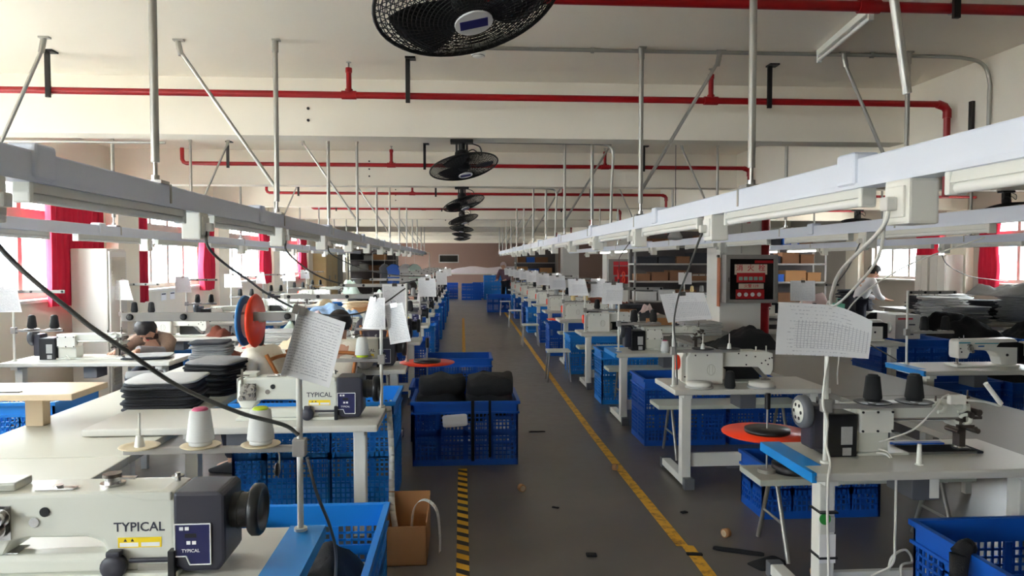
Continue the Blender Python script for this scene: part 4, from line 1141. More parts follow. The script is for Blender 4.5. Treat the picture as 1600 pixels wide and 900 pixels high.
# ------------------------------------------------------------------ work sheets
s0 = sheet('big creased work sheet folded at one edge, on the frontmost thread pole', (-0.475, 2.47, 1.472), 0.185, 0.235, 0.12, False, 0, 0.05, 0.16, clip_x=-0.07)
s0.rotation_euler = (R(4), R(18), R(8))
sheet('curled white sheet on the second stand in the window-side aisle row', (-0.56, 4.6, 1.42), 0.16, 0.2, 0.9, False, R(170))
s1 = sheet('long white sheet hanging beside the second pole of the window-side row', (-0.43, 4.6, 1.38), 0.14, 0.25, 0.2, False, R(-12))
s1.rotation_euler = (0, R(-10), R(-12))
sb = sheet('big landscape form with printed grid and mint clip above the round black cones', (1.63, 3.14, 1.455), 0.43, 0.235, 0.28, True, R(2), 0.0, clip_x=0.06, green=True, cut=0.75)
sb.rotation_euler = (R(3), R(3), R(2))
s2 = sheet('tilted landscape form on the second stand of the hydrant-side row', (1.6, 5.17, 1.42), 0.33, 0.21, 0.2, True, 0, 0.14, cut=0.15)
s2.rotation_euler = (0, R(-4), R(3))
sheet('white square form under the red screwdriver, third hydrant-side stand', (1.54, 7.28, 1.43), 0.21, 0.22, 0.05, True, 0, -0.08)
for k in range(3, 11):
    y = RAF[k] + 0.18
    sheet('white form on the %s stand of the hydrant-side row' % ordw(k), (1.5, y, 1.42), 0.26, 0.22, (0.7, 0.3, 0.5)[k % 3], True, R((-6, 10, 4)[k % 3]), 0.05)
    if k % 2: sheet('second white form beside the %s stand of the hydrant-side row' % ordw(k), (1.78, y, 1.42), 0.22, 0.24, 0.5, False, R(-20))
for k in (2, 3, 4, 6, 7, 9, 10):
    y = LAF[k] + 0.494
    sheet('white form on the %s stand of the window-side aisle row' % ordw(k), (-0.42 - 0.1 * (k % 3), y, 1.44), 0.22, (0.28, 0.22)[k % 2], (0.3, 0.6, 0.2)[k % 3], False, R((8, -15, 20)[k % 3]))
for k in range(0, 7):
    sheet('white sheet on the %s stand in the row along the windows' % ordw(k), (-4.16 + 0.08 * (k % 2), LBF[k] + 0.11, 1.42), (0.24, 0.3)[k % 2], 0.24, 0.4, False, R((10, -15, 5)[k % 3]))
for k in (1, 3, 4):
    sheet('white sheet on the %s stand behind the hydrant-side benches' % ordw(k if k < 2 else k - 1), ((4.0 if k < 2 else 4.5), RBF[k] + 0.43, 1.42), 0.28, 0.24, (0.6, 0.2)[k % 2], False, R((12, -10)[k % 2]))

# ------------------------------------------------------------------ frontmost details
t = thing('hanging_spool', 'upright orange and blue tape spool hung on the grey guide bar', 'tape spool', (-0.735, 2.545, 1.445), R(-3))
obj('orange_flange', MB().lathe([(0.012, 0.015), (0.085, 0.015), (0.093, 0.024), (0.085, 0.032), (0.03, 0.036), (0.012, 0.036)], axis='X', n=36), orange_m, t)
obj('blue_flange', MB().lathe([(0.012, -0.02), (0.08, -0.02), (0.088, -0.014), (0.085, -0.006), (0.012, -0.006)], axis='X', n=36), bluepl_m, t)
obj('wound_tape', MB().cyl((-0.006, 0, 0), (0.015, 0, 0), 0.06, n=28), webbing_m, t)
obj('axle_hook', MB().tube([(-0.045, 0, 0), (0.05, 0, 0), (0.06, 0, 0.005)], 0.006, 8), steel_m, t)
cable('long grey cable sagging across the front from the trunking to the first pole', [(-1.3, 1.98, 1.885), (-1.22, 2.0, 1.69), (-1.05, 2.05, 1.5), (-0.96, 2.12, 1.4), (-0.86, 2.25, 1.27), (-0.72, 2.38, 1.16), (-0.6, 2.46, 1.1), (-0.556, 2.48, 1.06)], 0.007, wire_m)
cable('dark cable running from the second socket box down behind the hanging spool', [(-1.25, 3.64, 1.8), (-1.24, 3.64, 1.72), (-1.25, 3.9, 1.64), (-1.24, 4.3, 1.54), (-1.2, 4.6, 1.44), (-1.05, 5.0, 1.3), (-0.85, 5.6, 1.24), (-0.7, 6.2, 1.27), (-0.52, 6.7, 1.4)], 0.007, wire_m)
cable('thin cable from the third socket box sagging to the window-side stands', [(-1.25, 5.24, 1.8), (-1.24, 5.3, 1.7), (-1.2, 6.2, 1.52), (-1.1, 7.4, 1.4), (-0.9, 8.4, 1.36), (-0.52, 8.8, 1.42)], 0.007, wire_m)
cable('short cable looping from the fourth socket box above the window-side row', [(-1.25, 6.84, 1.8), (-1.22, 7.0, 1.7), (-1.1, 8.4, 1.55), (-0.85, 10.0, 1.45), (-0.5, 10.9, 1.42)], 0.006, wire_m)
cable('white cable drooping from the big socket box to the form with mint clip', [(1.235, 2.02, 1.81), (1.22, 2.04, 1.74), (1.3, 2.4, 1.62), (1.45, 2.75, 1.52), (1.58, 3.0, 1.47), (1.66, 3.17, 1.465), (1.665, 3.19, 1.42), (1.66, 3.17, 1.2)], 0.0065, wirew_m)
cable('second white cable hanging beside it from the big socket box', [(1.235, 2.04, 1.8), (1.25, 2.1, 1.66), (1.36, 2.45, 1.54), (1.52, 2.85, 1.47), (1.62, 3.08, 1.46), (1.655, 3.16, 1.45)], 0.005, wirew_m)
cable('white cable wound down the frontmost white pole and along the table leg', [(1.66, 3.17, 1.2), (1.64, 3.16, 1.1), (1.635, 3.16, 1.0), (1.66, 3.165, 0.92), (1.655, 3.165, 0.82), (1.62, 3.06, 0.76), (1.575, 2.99, 0.7), (1.575, 2.99, 0.55), (1.585, 2.99, 0.3), (1.59, 2.99, 0.01)], 0.0055, wirew_m)
cable('white machine cord from the frontmost sewing head to the work lamp', [(1.95, 3.24, 0.8), (2.1, 3.22, 0.86), (2.2, 3.22, 0.95), (2.27, 3.26, 1.0), (2.33, 3.3, 1.01)], 0.0045, wirew_m)
cable('dark cable hanging from the socket by the column to the far benches', [(1.235, 3.66, 1.8), (1.24, 3.9, 1.6), (1.4, 4.6, 1.42), (1.52, 5.1, 1.2), (1.555, 5.16, 1.0), (1.56, 5.14, 0.75)], 0.006, wire_m)
cable('thin black cable hanging down over the red screwdriver', [(1.25, 5.3, 1.8), (1.3, 5.7, 1.75), (1.45, 6.6, 1.68), (1.57, 7.15, 1.62), (1.575, 7.2, 1.56)], 0.004, wirek_m)
cable('grey cable dropping from the trunk beside the fire cabinet', [(3.24, 5.7, 1.8), (3.2, 5.8, 1.6), (3.25, 6.2, 1.3), (3.6, 6.5, 1.0), (3.95, 6.3, 0.75)], 0.006, wire_m)
cable('white cable hanging far behind the big form, past the orange reel', [(3.25, 4.3, 1.8), (2.9, 4.6, 1.6), (2.7, 4.9, 1.3), (2.75, 5.1, 0.9), (2.8, 5.2, 0.73)], 0.005, wirew_m)
cable('dark cable swinging between the columns and the far window', [(6.54, 9.5, 1.8), (7.0, 10.0, 1.6), (7.9, 10.8, 1.42), (8.6, 11.2, 1.35), (9.2, 11.6, 1.3)], 0.007, wire_m)
t = thing('work_lamp', 'small white work lamp with bent neck on the frontmost linkage machine', 'lamp', (2.3, 3.3, 0.965))
obj('lamp_box', MB().box(0.02, 0.1, -0.03, 0.0, 0.0, 0.045), box_m, t, 0.006)
obj('lamp_neck', MB().tube(bez([(0.1, -0.015, 0.02), (0.2, -0.02, 0.01), (0.27, -0.02, -0.01), (0.28, -0.02, 0.0)], 4), 0.006, 6), wirew_m, t)
obj('lamp_head', MB().cyl((0.28, -0.02, 0.0), (0.2, -0.02, 0.1), 0.012, 0.012, n=8), box_m, t)
t = thing('table_pin', 'short white plastic peg standing on the frontmost linkage machine table', 'peg', (2.07, 3.12, TZ))
obj('peg_body', MB().cyl((0, 0, 0.006), (0, 0, 0.095), 0.012, 0.009, n=12), machw_m, t)
obj('peg_base', MB().cyl((0, 0, 0), (0, 0, 0.006), 0.018, n=12), machw_m, t)
t = thing('fabric_piece', 'dark blue cut piece under the frontmost linkage needle', 'fabric', (2.3, 3.36, TZ))
obj('cloth', MB().box(-0.18, 0.2, -0.08, 0.06, 0.0, 0.012), felt_m, t, 0.004)
obj('cloth_edge', MB().box(-0.16, 0.1, 0.06, 0.1, 0.0, 0.02), crate_m, t, 0.003)
cable('grey cable dangling from the frontmost stand into the crate of black cloth', [(-0.53, 2.49, 0.98), (-0.5, 2.5, 0.85), (-0.47, 2.56, 0.72), (-0.455, 2.6, 0.6), (-0.46, 2.6, 0.47)], 0.006, wire_m)
t = thing('guide_roller', 'small black roller wheel hung under the frontmost spool arm', 'roller', (-0.63, 2.49, 0.94))
obj('roller_wheel', MB().lathe([(0.006, -0.006), (0.02, -0.006), (0.023, 0), (0.02, 0.006), (0.006, 0.006)], axis='X', n=18), blackpl_m, t)
obj('roller_hook', MB().tube([(0.008, 0, 0), (0.008, 0, 0.05), (0.004, 0, 0.062)], 0.003, 6), steel_m, t)
reel_p.put('large orange disc reel with black tape coil on the bench seat', (1.72, 3.95, 0.455))
reel_p.put('orange disc reel on the third window-side machine table', (-0.32, 6.62, 0.5))
o = crate('blue crate under the orange reel of the window-side row', -0.32, 6.85, 0.0, 0.3, 0.5, 0.5)
reel_p.put('orange disc reel beside the fifth white machine, seen edge on', (1.66, 12.0, 0.455))
t = thing('tape_roll_pile', 'pile of wide black tape rolls on the first bench seat', 'tape rolls', (1.86, 3.95, 0.455))
for i in range(3):
    obj('black_roll', MB().lathe([(0.04, 0), (0.1, 0), (0.104, 0.01), (0.104, 0.05), (0.04, 0.05)], (0.02 * (i % 2), 0.0, 0.052 * i), n=28), blackpl_m, t)
heap('cloth_bundle', 'rust brown cloth bundle on the first bench seat', 'cloth', (2.45, 3.95, 0.457), 0.4, 0.24, 0.12, 3, browncl_m)
t = thing('power_box', 'small grey power box slung under the frontmost linkage machine table', 'power box', (2.12, 3.16, 0.56))
obj('box_body', MB().box(-0.07, 0.05, -0.04, 0.1, 0, 0.122), greyplastic_m, t, 0.006)
obj('box_face', MB().box(0.0, 0.045, -0.046, -0.04, 0.01, 0.11), box_m, t, 0.003)
cable('coiled white cable lying beside the front table leg', [(1.95, 3.1, 0.685), (1.95, 3.1, 0.4), (1.94, 3.1, 0.28), (1.86, 3.12, 0.22), (1.8, 3.13, 0.16), (1.86, 3.14, 0.13), (1.93, 3.13, 0.2), (1.95, 3.12, 0.3), (2.02, 3.13, 0.33), (2.06, 3.14, 0.27), (1.98, 3.1, 0.26), (2.0, 3.08, 0.1), (1.98, 3.07, 0.01)], 0.006, wirew_m)
t = thing('leg_notice', 'paper notice with green mark tied on the front table leg', 'notice', (1.628, 3.085, 0.3))
obj('notice_sheet', MB().box(-0.04, 0.035, -0.004, -0.001, 0.0, 0.13), whitep_m, t)
obj('green_mark', MB().cyl((-0.015, -0.0045, 0.2), (-0.015, -0.001, 0.2), 0.026, n=20), M('green_mark', (50, 150, 60), 0.5), t)
obj('info_card', MB().box(0.0, 0.03, -0.004, -0.001, 0.14, 0.21), ltgrey_m, t)
obj('black_tie', MB().box(-0.042, 0.042, -0.012, 0.09, 0.225, 0.233).box(-0.042, 0.042, -0.012, 0.09, 0.02, 0.028), blackpl_m, t)
for i, (x, y, l, pr_) in enumerate(((1.73, 5.16, 'clear plastic tape reel lying by the short black cone', 0), (2.19, 5.14, 'wide clear plastic tape reel lying near the second needle', 1))):
    t = thing('ribbon_reel', l, 'ribbon reel', (x, y, TZ))
    obj('reel_rim', MB().lathe([(0.06, 0), (0.1, 0), (0.103, 0.006), (0.1, 0.012), (0.06, 0.012)], n=28), ltgrey_m, t)
    obj('ribbon', MB().lathe([(0.03, 0.012), (0.09, 0.012), (0.09, 0.04), (0.03, 0.04)], n=28), webbing_m, t)
cone_k.put('short black cone standing on the second hydrant-side table', (1.945, 5.12, TZ))
cone_w.put('small white cone on the third hydrant-side table', (2.05, 7.18, TZ))
t = thing('screwdriver', 'red handled screwdriver hanging above the square white form', 'screwdriver', (1.575, 7.2, 1.43))
obj('handle', MB().cyl((0, 0, 0.04), (0, 0, 0.13), 0.014, n=12), redcab_m, t)
obj('shaft', MB().cyl((0, 0, 0), (0, 0, 0.04), 0.008, n=8), blackpl_m, t)
t = thing('scissors', 'orange scissor handles hanging beside the red screwdriver', 'scissors', (1.63, 7.22, 1.43))
for z in (0.03, 0.085):
    obj('finger_ring', MB().tube([(0.012 * math.cos(a * PI / 6), 0.0, z + 0.026 * math.sin(a * PI / 6)) for a in range(12)], 0.006, 6, closed=True), orange_m, t)
obj('blade', MB().box(-0.006, 0.006, -0.003, 0.003, -0.05, 0.005), chrome_m, t)

# raised tan shelf, stacks and cloth on the window-side benches
t = thing('raised_shelf', 'tan raised shelf board standing on the window-side bench', 'shelf', (0, 0, 0))
obj('board', MB().box(-3.55, -2.2, 4.22, 4.64, 0.862, 0.9), tan_m, t, 0.006)
obj('pedestal', MB().box(-2.56, -2.46, 4.4, 4.48, BZ, 0.862), tan_m, t, 0.004)
obj('leg', MB().box(-3.5, -3.44, 4.26, 4.32, 0, 0.862), tan_m, t, 0.004)
obj('leg', MB().box(-3.5, -3.44, 4.54, 4.6, 0, 0.862), tan_m, t, 0.004)
t = thing('ruler', 'grey flat ruler lying on the tan raised shelf', 'ruler', (-2.72, 4.3, 0.9))
obj('ruler_blade', MB().box(-0.4, 0.2, -0.015, 0.015, 0, 0.006), rack_m, t, 0.002)
obj('ruler_edge', MB().box(-0.4, 0.2, -0.017, -0.015, 0, 0.004), blackpl_m, t)
stack('tall stack of dark felt pieces on the bench behind the tan shelf', (-1.98, 4.98, BZ), 0.46, 0.44, 11, 0.0175, felt_m, 0.1, 0.02, 3, ltgrey_m)
stack('dark felt stack nearer the aisle on the window-side bench', (-1.82, 5.5, BZ), 0.36, 0.4, 13, 0.0185, blackcloth_m, -0.2, 0.015, 4, greycloth_m)
stack('tall stack of light grey pieces on the window-side bench', (-2.2, 6.5, BZ), 0.32, 0.34, 15, 0.018, greycloth_m, 0.15, 0.018, 5, felt_m)
stack('low stack of dark pieces left of the light grey stack', (-2.4, 5.6, BZ), 0.26, 0.3, 7, 0.018, felt_m, 0.4, 0.02, 6, greycloth_m)
stack('thin dark stack on the bent worker table', (-3.0, 7.1, TZ), 0.4, 0.3, 3, 0.012, felt_m, 0.2, 0.03, 8, ltgrey_m)
heap('cloth_bundle', 'pale blue fluffy bundle on the window-side bench behind the spool', 'cloth', (-1.78, 6.15, BZ), 0.3, 0.26, 0.17, 11, bluecloth_m, lumps=2)
heap('cloth_heap', 'pale blue crumpled cloth heap on the window-side bench', 'cloth', (-2.3, 12.6, BZ), 0.75, 0.6, 0.3, 12, bluecloth_m)
heap('cloth_heap', 'large pale mint cloth heap near the pale wood cabinets', 'cloth', (-2.98, 19.75, TZ), 0.56, 0.5, 0.5, 13, mintcloth_m, lumps=3)
heap('cloth_heap', 'red patterned cloth heap beside the mint cloth', 'cloth', (-2.2, 17.2, BZ), 0.5, 0.5, 0.2, 14, redcab_m)
for i, (x, y, m, nme) in enumerate(((-2.1, 8.6, ltgrey_m, 'light grey'), (-2.2, 10.4, felt_m, 'dark'), (-2.1, 14.6, tan_m, 'tan'), (-2.2, 16.0, blackcloth_m, 'black'), (-2.0, 18.9, whitecloth_m, 'white'), (-2.1, 20.8, felt_m, 'charcoal'))):
    stack('%s stack of cut pieces further down the window-side bench' % nme, (x, y, BZ), 0.5, 0.45, 9, 0.018, m, 0.2 * i, 0.02, 20 + i)
for i, (x, y, m, nme) in enumerate(((3.15, 9.4, ltgrey_m, 'pale grey'), (3.2, 13.4, felt_m, 'dark'), (3.1, 15.8, browncl_m, 'rust brown'), (3.2, 18.0, whitecloth_m, 'white'))):
    stack('%s stack of cut pieces on the hydrant-side bench' % nme, (x, y, BZ), 0.5, 0.45, 9, 0.018, m, 0.2 * i, 0.02, 30 + i)
heap('cloth_heap', 'black cloth heap on the third hydrant-side bench section', 'cloth', (3.15, 8.0, BZ), 0.75, 0.7, 0.26, 41, blackcloth_m)

# ------------------------------------------------------------------ crates and their contents
crate('dark blue crate in the aisle holding folded black pads', 0.025, 6.1, 0, 0.85, 0.6, 0.52)
for i, (x, y, z, l) in enumerate(((-0.18, 6.0, 0.42, 'lower black pad by the window side of the aisle crate'), (0.22, 6.0, 0.42, 'lower black pad by the walkway side of the aisle crate'), (-0.17, 6.05, 0.545, 'upper black pad on the aisle crate, window side'), (0.23, 6.03, 0.55, 'upper black pad on the aisle crate, walkway side'), (0.0, 6.22, 0.3, 'black pad deep at the back of the aisle crate'))):
    tag(link('black_pad', slab_mesh(0.39, 0.36, 0.125, blackcloth_m, i, 0.35, 0.25), loc=(x, y, z), rot=(0, 0, 0.06 * (i % 3 - 1))), l, 'pad', 'folded black pads in the aisle crate')
t = thing('crate_note', 'crumpled white note tied to the front of the aisle crate', 'note', (-0.06, 5.782, 0.37))
link('paper', slab_mesh(0.2, 0.1, 0.003, sheetl_m, 2, 0.05), t, (0, 0, 0), (R(90), R(-4), 0))
obj('black_ribbon', MB().box(0.13, 0.155, -0.006, 0.0, -0.33, 0.16).box(0.27, 0.29, -0.006, 0.0, -0.3, 0.16), blackcloth_m, t)
crate('blue crate standing behind the crate of black pads', -0.05, 8.65, 0, 0.78, 0.58, 0.52)
heap('cloth_heap', 'black cloth inside the crate behind the pads', 'cloth', (-0.05, 8.65, 0.02), 0.7, 0.5, 0.3, 51, blackcloth_m)
crate('tall bright blue crate behind the second window-side machine', -0.98, 5.1, 0, 1.05, 0.6, 0.72, True)
crate('bright blue crate full of black cloth at the bottom edge', -0.72, 2.92, 0.082, 0.72, 1.0, 0.42, True)
heap('cloth_heap', 'black and white cloth heap inside the frontmost crate', 'cloth', (-0.72, 2.93, 0.105), 0.67, 0.94, 0.37, 52, blackcloth_m, lumps=7, base=0.62)
tag(obj('cloth_strip', MB().tube(bez([(-0.52, 2.62, 0.36), (-0.48, 2.66, 0.4), (-0.44, 2.7, 0.39), (-0.41, 2.76, 0.34)], 5), 0.02, 6), ltgrey_m), 'grey and white cloth roll on the frontmost crate heap', 'cloth')
crate('blue crate at the lower right corner with a black bag tied on', 2.36, 2.64, 0, 0.84, 0.62, 0.535)
t = thing('black_bag', 'black plastic bag knotted over the rim of the corner crate', 'bag', (1.94, 2.62, 0.5))
bag = MB()
bp_ = [((0.02, 0.0, 0.035), 0.02), ((-0.012, -0.01, 0.06), 0.03), ((-0.045, -0.02, 0.03), 0.036), ((-0.055, -0.03, -0.05), 0.03), ((-0.06, -0.03, -0.14), 0.042), ((-0.065, -0.03, -0.24), 0.034), ((-0.06, -0.03, -0.3), 0.02)]
for (a, ra_), (b, rb_) in zip(bp_, bp_[1:]): bag.cyl(a, b, ra_, rb_, n=9)
obj('bag_body', bag, blackcloth_m, t)
obj('bag_knot', MB().lathe([(0.01, -0.03), (0.03, -0.02), (0.034, 0.0), (0.025, 0.02), (0.01, 0.03)], (0.0, 0.0, 0.05), 'Z', 12), blackpl_m, t)
crate('blue crate behind the second hydrant-side table, near the aisle', 1.99, 6.55, 0, 0.74, 0.5, 0.6)
crate('blue crate behind the second hydrant-side table, near the bench', 2.77, 6.55, 0, 0.74, 0.5, 0.6)
crate('bright blue crate behind the third hydrant-side table', 2.02, 8.42, 0, 0.84, 0.46, 0.62, True)
crate('blue crate on the floor behind the first bench seat', 2.3, 4.62, 0, 0.78, 0.36, 0.36)
for k in range(3, 10):
    crate('blue crate behind the %s hydrant-side table' % ordw(k), 1.86 + 0.06 * (k % 2), RAF[k] + 1.55, 0, 0.7, 0.55, 0.56, k % 3 == 0)
for k in range(3, 11):
    crate('blue crate behind the %s window-side aisle table' % ordw(k), -0.82, LAF[k] + 0.95, 0, 0.78, 0.5, 0.66, k % 2 == 0)
crate('bright blue crate under the tan shelf by the windows', -3.2, 5.35, 0, 0.9, 0.6, 0.7, True)
crate('blue crate standing alone far down the aisle', 1.2, 23.55, 0, 0.78, 0.58, 0.56)
i = 0
for x, y, st in ((0.4, 31, 2), (1.35, 31.2, 3), (2.25, 30.5, 2), (-0.6, 32, 2), (-1.5, 31, 2), (0.9, 32.5, 2)):
    for z in range(st):
        crate('blue crate in the far stacks at the aisle end, %s counted along' % ordw(i), x, y, 0.345 * z, 0.84, 0.58, 0.345, (x > 1)); i += 1
i = 0
for x, y, st in ((5.5, 8.7, 2), (6.4, 8.75, 2), (7.3, 8.7, 2), (5.9, 9.5, 2), (6.8, 9.55, 2), (5.4, 7.7, 1), (6.3, 7.6, 1), (7.2, 7.75, 1)):
    for z in range(st):
        crate('blue crate beyond the teal-lined machines, %s counted along the stacks' % ordw(i), x, y, 0.345 * z, 0.84, 0.58, 0.345); i += 1
for j, (x, y, z) in enumerate(((6.4, 8.75, 0.69), (7.3, 8.7, 0.69), (5.9, 9.5, 0.69), (6.8, 9.55, 0.69), (7.2, 7.75, 0.345), (6.3, 7.6, 0.345))):
    heap('cloth_heap', 'black cloth heap on the %s crate stack beyond the teal-lined machines' % ordw(j), 'cloth', (x, y, z + 0.003), 0.8, 0.55, 0.26, 60 + j, blackcloth_m)

# cardboard box with webbing, floor litter
t = thing('cardboard_box', 'open brown cardboard box on the floor beside the crates', 'box', (-0.32, 4.12, 0))
w_, d_, h_ = 0.25, 0.46, 0.215
for nm, b in (('bottom', (-w_ / 2, w_ / 2, -d_ / 2, d_ / 2, 0, 0.005)), ('side_panel', (-w_ / 2, w_ / 2, -d_ / 2, -d_ / 2 + 0.005, 0, h_)), ('side_panel', (-w_ / 2, w_ / 2, d_ / 2 - 0.005, d_ / 2, 0, h_ + 0.05)), ('side_panel', (-w_ / 2, -w_ / 2 + 0.005, -d_ / 2, d_ / 2, 0, h_)), ('side_panel', (w_ / 2 - 0.005, w_ / 2, -d_ / 2, d_ / 2, 0, h_ + 0.02))):
    obj(nm, MB().box(*b), card_m, t)
def ribbon(pts, wv, th=0.002):
    P = bez(pts, 6); W = Vector(wv) * 0.5; mb = MB()
    for a, b in zip(P, P[1:]):
        n_ = (b - a).cross(W).normalized() * th
        mb.add([a - W, a + W, b + W, b - W, a - W + n_, a + W + n_, b + W + n_, b - W + n_], [(0, 1, 2, 3), (7, 6, 5, 4), (0, 4, 5, 1), (1, 5, 6, 2), (2, 6, 7, 3), (3, 7, 4, 0)], True)
    return mb
tag(obj('webbing', ribbon([(-0.468, 4.6, 0.73), (-0.462, 4.58, 0.7), (-0.44, 4.5, 0.45), (-0.42, 4.3, 0.2), (-0.38, 4.2, 0.03)], (0.035, 0, 0)), webbing_m), 'white webbing strip running from the table down into the cardboard box', 'webbing')
tag(obj('webbing', ribbon([(-0.3, 4.2, 0.03), (-0.28, 4.15, 0.22), (-0.22, 4.1, 0.29), (-0.15, 4.08, 0.24), (-0.13, 4.06, 0.1), (-0.13, 4.05, 0.005)], (0.01, 0.035, 0)), webbing_m), 'white webbing loop hanging over the side of the cardboard box', 'webbing')
for x, y, a, l in ((1.571, 4.17, 0.4, 'small brown tape core lying beside the black scraps'), (1.835, 3.6, 1.2, 'small brown tape core standing near the front table foot'), (0.422, 5.11, 2.0, 'small brown tape core alone in the middle of the aisle'), (1.2, 5.58, 2.6, 'small brown tape core beside the yellow tape')):
    t = thing('tape_core', l, 'tape core', (x, y, 0.026), a)
    obj('cardboard_ring', MB().lathe([(0.02, -0.018), (0.026, -0.018), (0.026, 0.018), (0.02, 0.018), (0.02, -0.018)], axis='X', n=18), card_m, t)
    obj('inner_ring', MB().lathe([(0.019, -0.0185), (0.0205, -0.0185), (0.0205, 0.0185), (0.019, 0.0185), (0.019, -0.0185)], axis='X', n=18), tan_m, t)
rs = random.Random(9)
for i, (x, y, l) in enumerate(((0.72, 3.96, 'small black scrap lying alone in front of the yellow tape'), (1.3, 3.93, 'narrow dark scrap touching the yellow tape'), (1.56, 3.95, 'long black fabric strip on the floor by the tape core'), (1.66, 3.78, 'crumpled black fabric scrap near the front table foot'), (0.62, 4.75, 'tiny dark scrap on the open floor'), (0.72, 6.9, 'dark scrap beside the far yellow tape'), (1.45, 4.6, 'small grey scrap by the bench seat legs'))):
    w_, d_ = ((0.06, 0.05), (0.09, 0.04), (0.28, 0.06), (0.22, 0.12), (0.05, 0.02), (0.16, 0.03), (0.05, 0.03))[i]
    tag(link('fabric_scrap', slab_mesh(w_, d_, 0.006, blackcloth_m, i, 0.2), loc=(x, y, 0.0005), rot=(0, 0, rs.uniform(-.6, .6))), l, 'scrap', 'black fabric scraps on the floor')
for k in (3, 5, 7, 9):
    stool_p.put('small metal stool beside the %s hydrant-side table' % ordw(k), (1.32, RAF[k] + 0.75, 0))

# ------------------------------------------------------------------ odds and ends on the benches and tables
COLS = [('white', whitecloth_m), ('charcoal', felt_m), ('pale blue', bluecloth_m), ('tan', tan_m), ('light grey', ltgrey_m), ('black', blackcloth_m), ('rust', browncl_m), ('pale mint', mintcloth_m), ('pink', pink_m)]
def make_tray():
    t = thing('parts_tray', '', 'tray', group='cardboard trays of parts')
    obj('tray_bottom', MB().box(-0.16, 0.16, -0.12, 0.12, 0, 0.006), card_m, t)
    for b in ((-0.16, 0.16, -0.12, -0.114, 0, 0.09), (-0.16, 0.16, 0.114, 0.12, 0, 0.09), (-0.16, -0.154, -0.12, 0.12, 0, 0.09), (0.154, 0.16, -0.12, 0.12, 0, 0.09)): obj('tray_side', MB().box(*b), card_m, t)
    obj('tray_goods', MB().box(-0.15, 0.15, -0.11, 0.11, 0.006, 0.05), ltgrey_m, t, 0.01)
    return t
tray_p = Proto(make_tray)
ro = random.Random(21)
HM = {}
def bundle(colour, label, x, y, z, w, d, h, rz):
    nm, m = COLS[colour]
    k = (nm, w)
    if k not in HM: HM[k] = heap_mesh(w, d, h, colour * 7 + 3, m, 4, 12)
    tag(link('cloth_bundle', HM[k], loc=(x, y, z), rot=(0, 0, rz)), label, 'cloth', 'cloth bundles on the benches')
for i in range(2, 10):
    y0 = 1.6 + 2.09 * i
    c = ro.sample(range(9), 3)
    bundle(c[0], '%s cloth bundle on the %s pale bench section' % (COLS[c[0]][0], ordw(i)), -1.86, y0 + 0.35, BZ, 0.34, 0.3, 0.16, ro.uniform(0, 3))
    bundle(c[1], '%s cloth bundle on the %s pale bench section' % (COLS[c[1]][0], ordw(i)), -2.35, y0 + 1.75, BZ, 0.34, 0.3, 0.2, ro.uniform(0, 3))
    if i % 2: tray_p.put('open cardboard tray of parts on the %s pale bench section' % ordw(i), (-1.9, y0 + 1.75, BZ), ro.uniform(-.3, .3))
for i in range(3, 9):
    y0 = 2.9 + 2.09 * i
    c = ro.sample(range(9), 3)
    bundle(c[0], '%s cloth bundle on the %s grey bench section' % (COLS[c[0]][0], ordw(i)), 2.98, y0 + 0.45, BZ, 0.34, 0.3, 0.16, ro.uniform(0, 3))
    bundle(c[1], '%s cloth bundle on the %s grey bench section' % (COLS[c[1]][0], ordw(i)), 3.4, y0 + 1.75, BZ, 0.34, 0.3, 0.2, ro.uniform(0, 3))
    tray_p.put('open cardboard tray of parts on the %s grey bench section' % ordw(i), (3.0, y0 + 1.7, BZ), ro.uniform(-.3, .3))
for k in range(2, 11):
    c = (k * 4) % 9
    bundle(c, '%s cloth piece at the needle of the %s window-side aisle table' % (COLS[c][0], ordw(k)), -1.42, LAF[k] + 0.15, TZ, 0.26, 0.22, 0.07, k)
for k in range(1, 7):
    c = (k * 5 + 1) % 9
    bundle(c, '%s cloth piece on the %s table along the windows' % (COLS[c][0], ordw(k)), -2.95, LBF[k] + 0.3, TZ, 0.4, 0.3, 0.16, k)
    crate('bright blue crate under the %s table along the windows' % ordw(k), -3.4, LBF[k] + 0.98, 0, 0.78, 0.5, 0.5, True)
# ------------------------------------------------------------------ fire cabinet on the column
t = thing('fire_cabinet', 'grey framed fire hydrant cabinet with red signs on the column', 'fire cabinet', (3.69, 9.92, 1.06))
obj('case', MB().box(0, 0.75, 0.012, 0.178, 0, 0.68), rack_m, t)
fr = MB()
fr.prism([(0, 0), (0.75, 0), (0.69, 0.05), (0.06, 0.05)], -0.02, 0.012).prism([(0, 0.68), (0.06, 0.62), (0.69, 0.62), (0.75, 0.68)], -0.02, 0.012)
fr.prism([(0, 0), (0.06, 0.05), (0.06, 0.62), (0, 0.68)], -0.02, 0.012).prism([(0.75, 0), (0.75, 0.68), (0.69, 0.62), (0.69, 0.05)], -0.02, 0.012)
obj('frame', fr, rack_m, t, 0.004)
dr = obj('glass_door', MB().box(0.06, 0.69, 0.004, 0.012, 0.05, 0.62), darkglass_m, t)
obj('latch', MB().box(0.035, 0.045, -0.026, -0.02, 0.3, 0.36), blackpl_m, t)
sg = obj('title_sign', MB().box(0.13, 0.6, 0.0, 0.004, 0.4, 0.545), cream_m, t)
for i, ch in enumerate('消火栓'):
    link('title_lettering', text_mesh(ch, 0.1, redtext_m), sg, (0.2 + 0.16 * i, -0.001, 0.49), (R(90), 0, 0))
r1 = obj('red_sign', MB().box(0.16, 0.57, -0.003, 0.003, 0.29, 0.425), redcab_m, t)
for i in range(5): obj('pictogram', MB().box(0.19 + 0.072 * i, 0.245 + 0.072 * i, -0.005, -0.003, 0.32, 0.37), M('picto', (140, 170, 160), 0.5), r1)
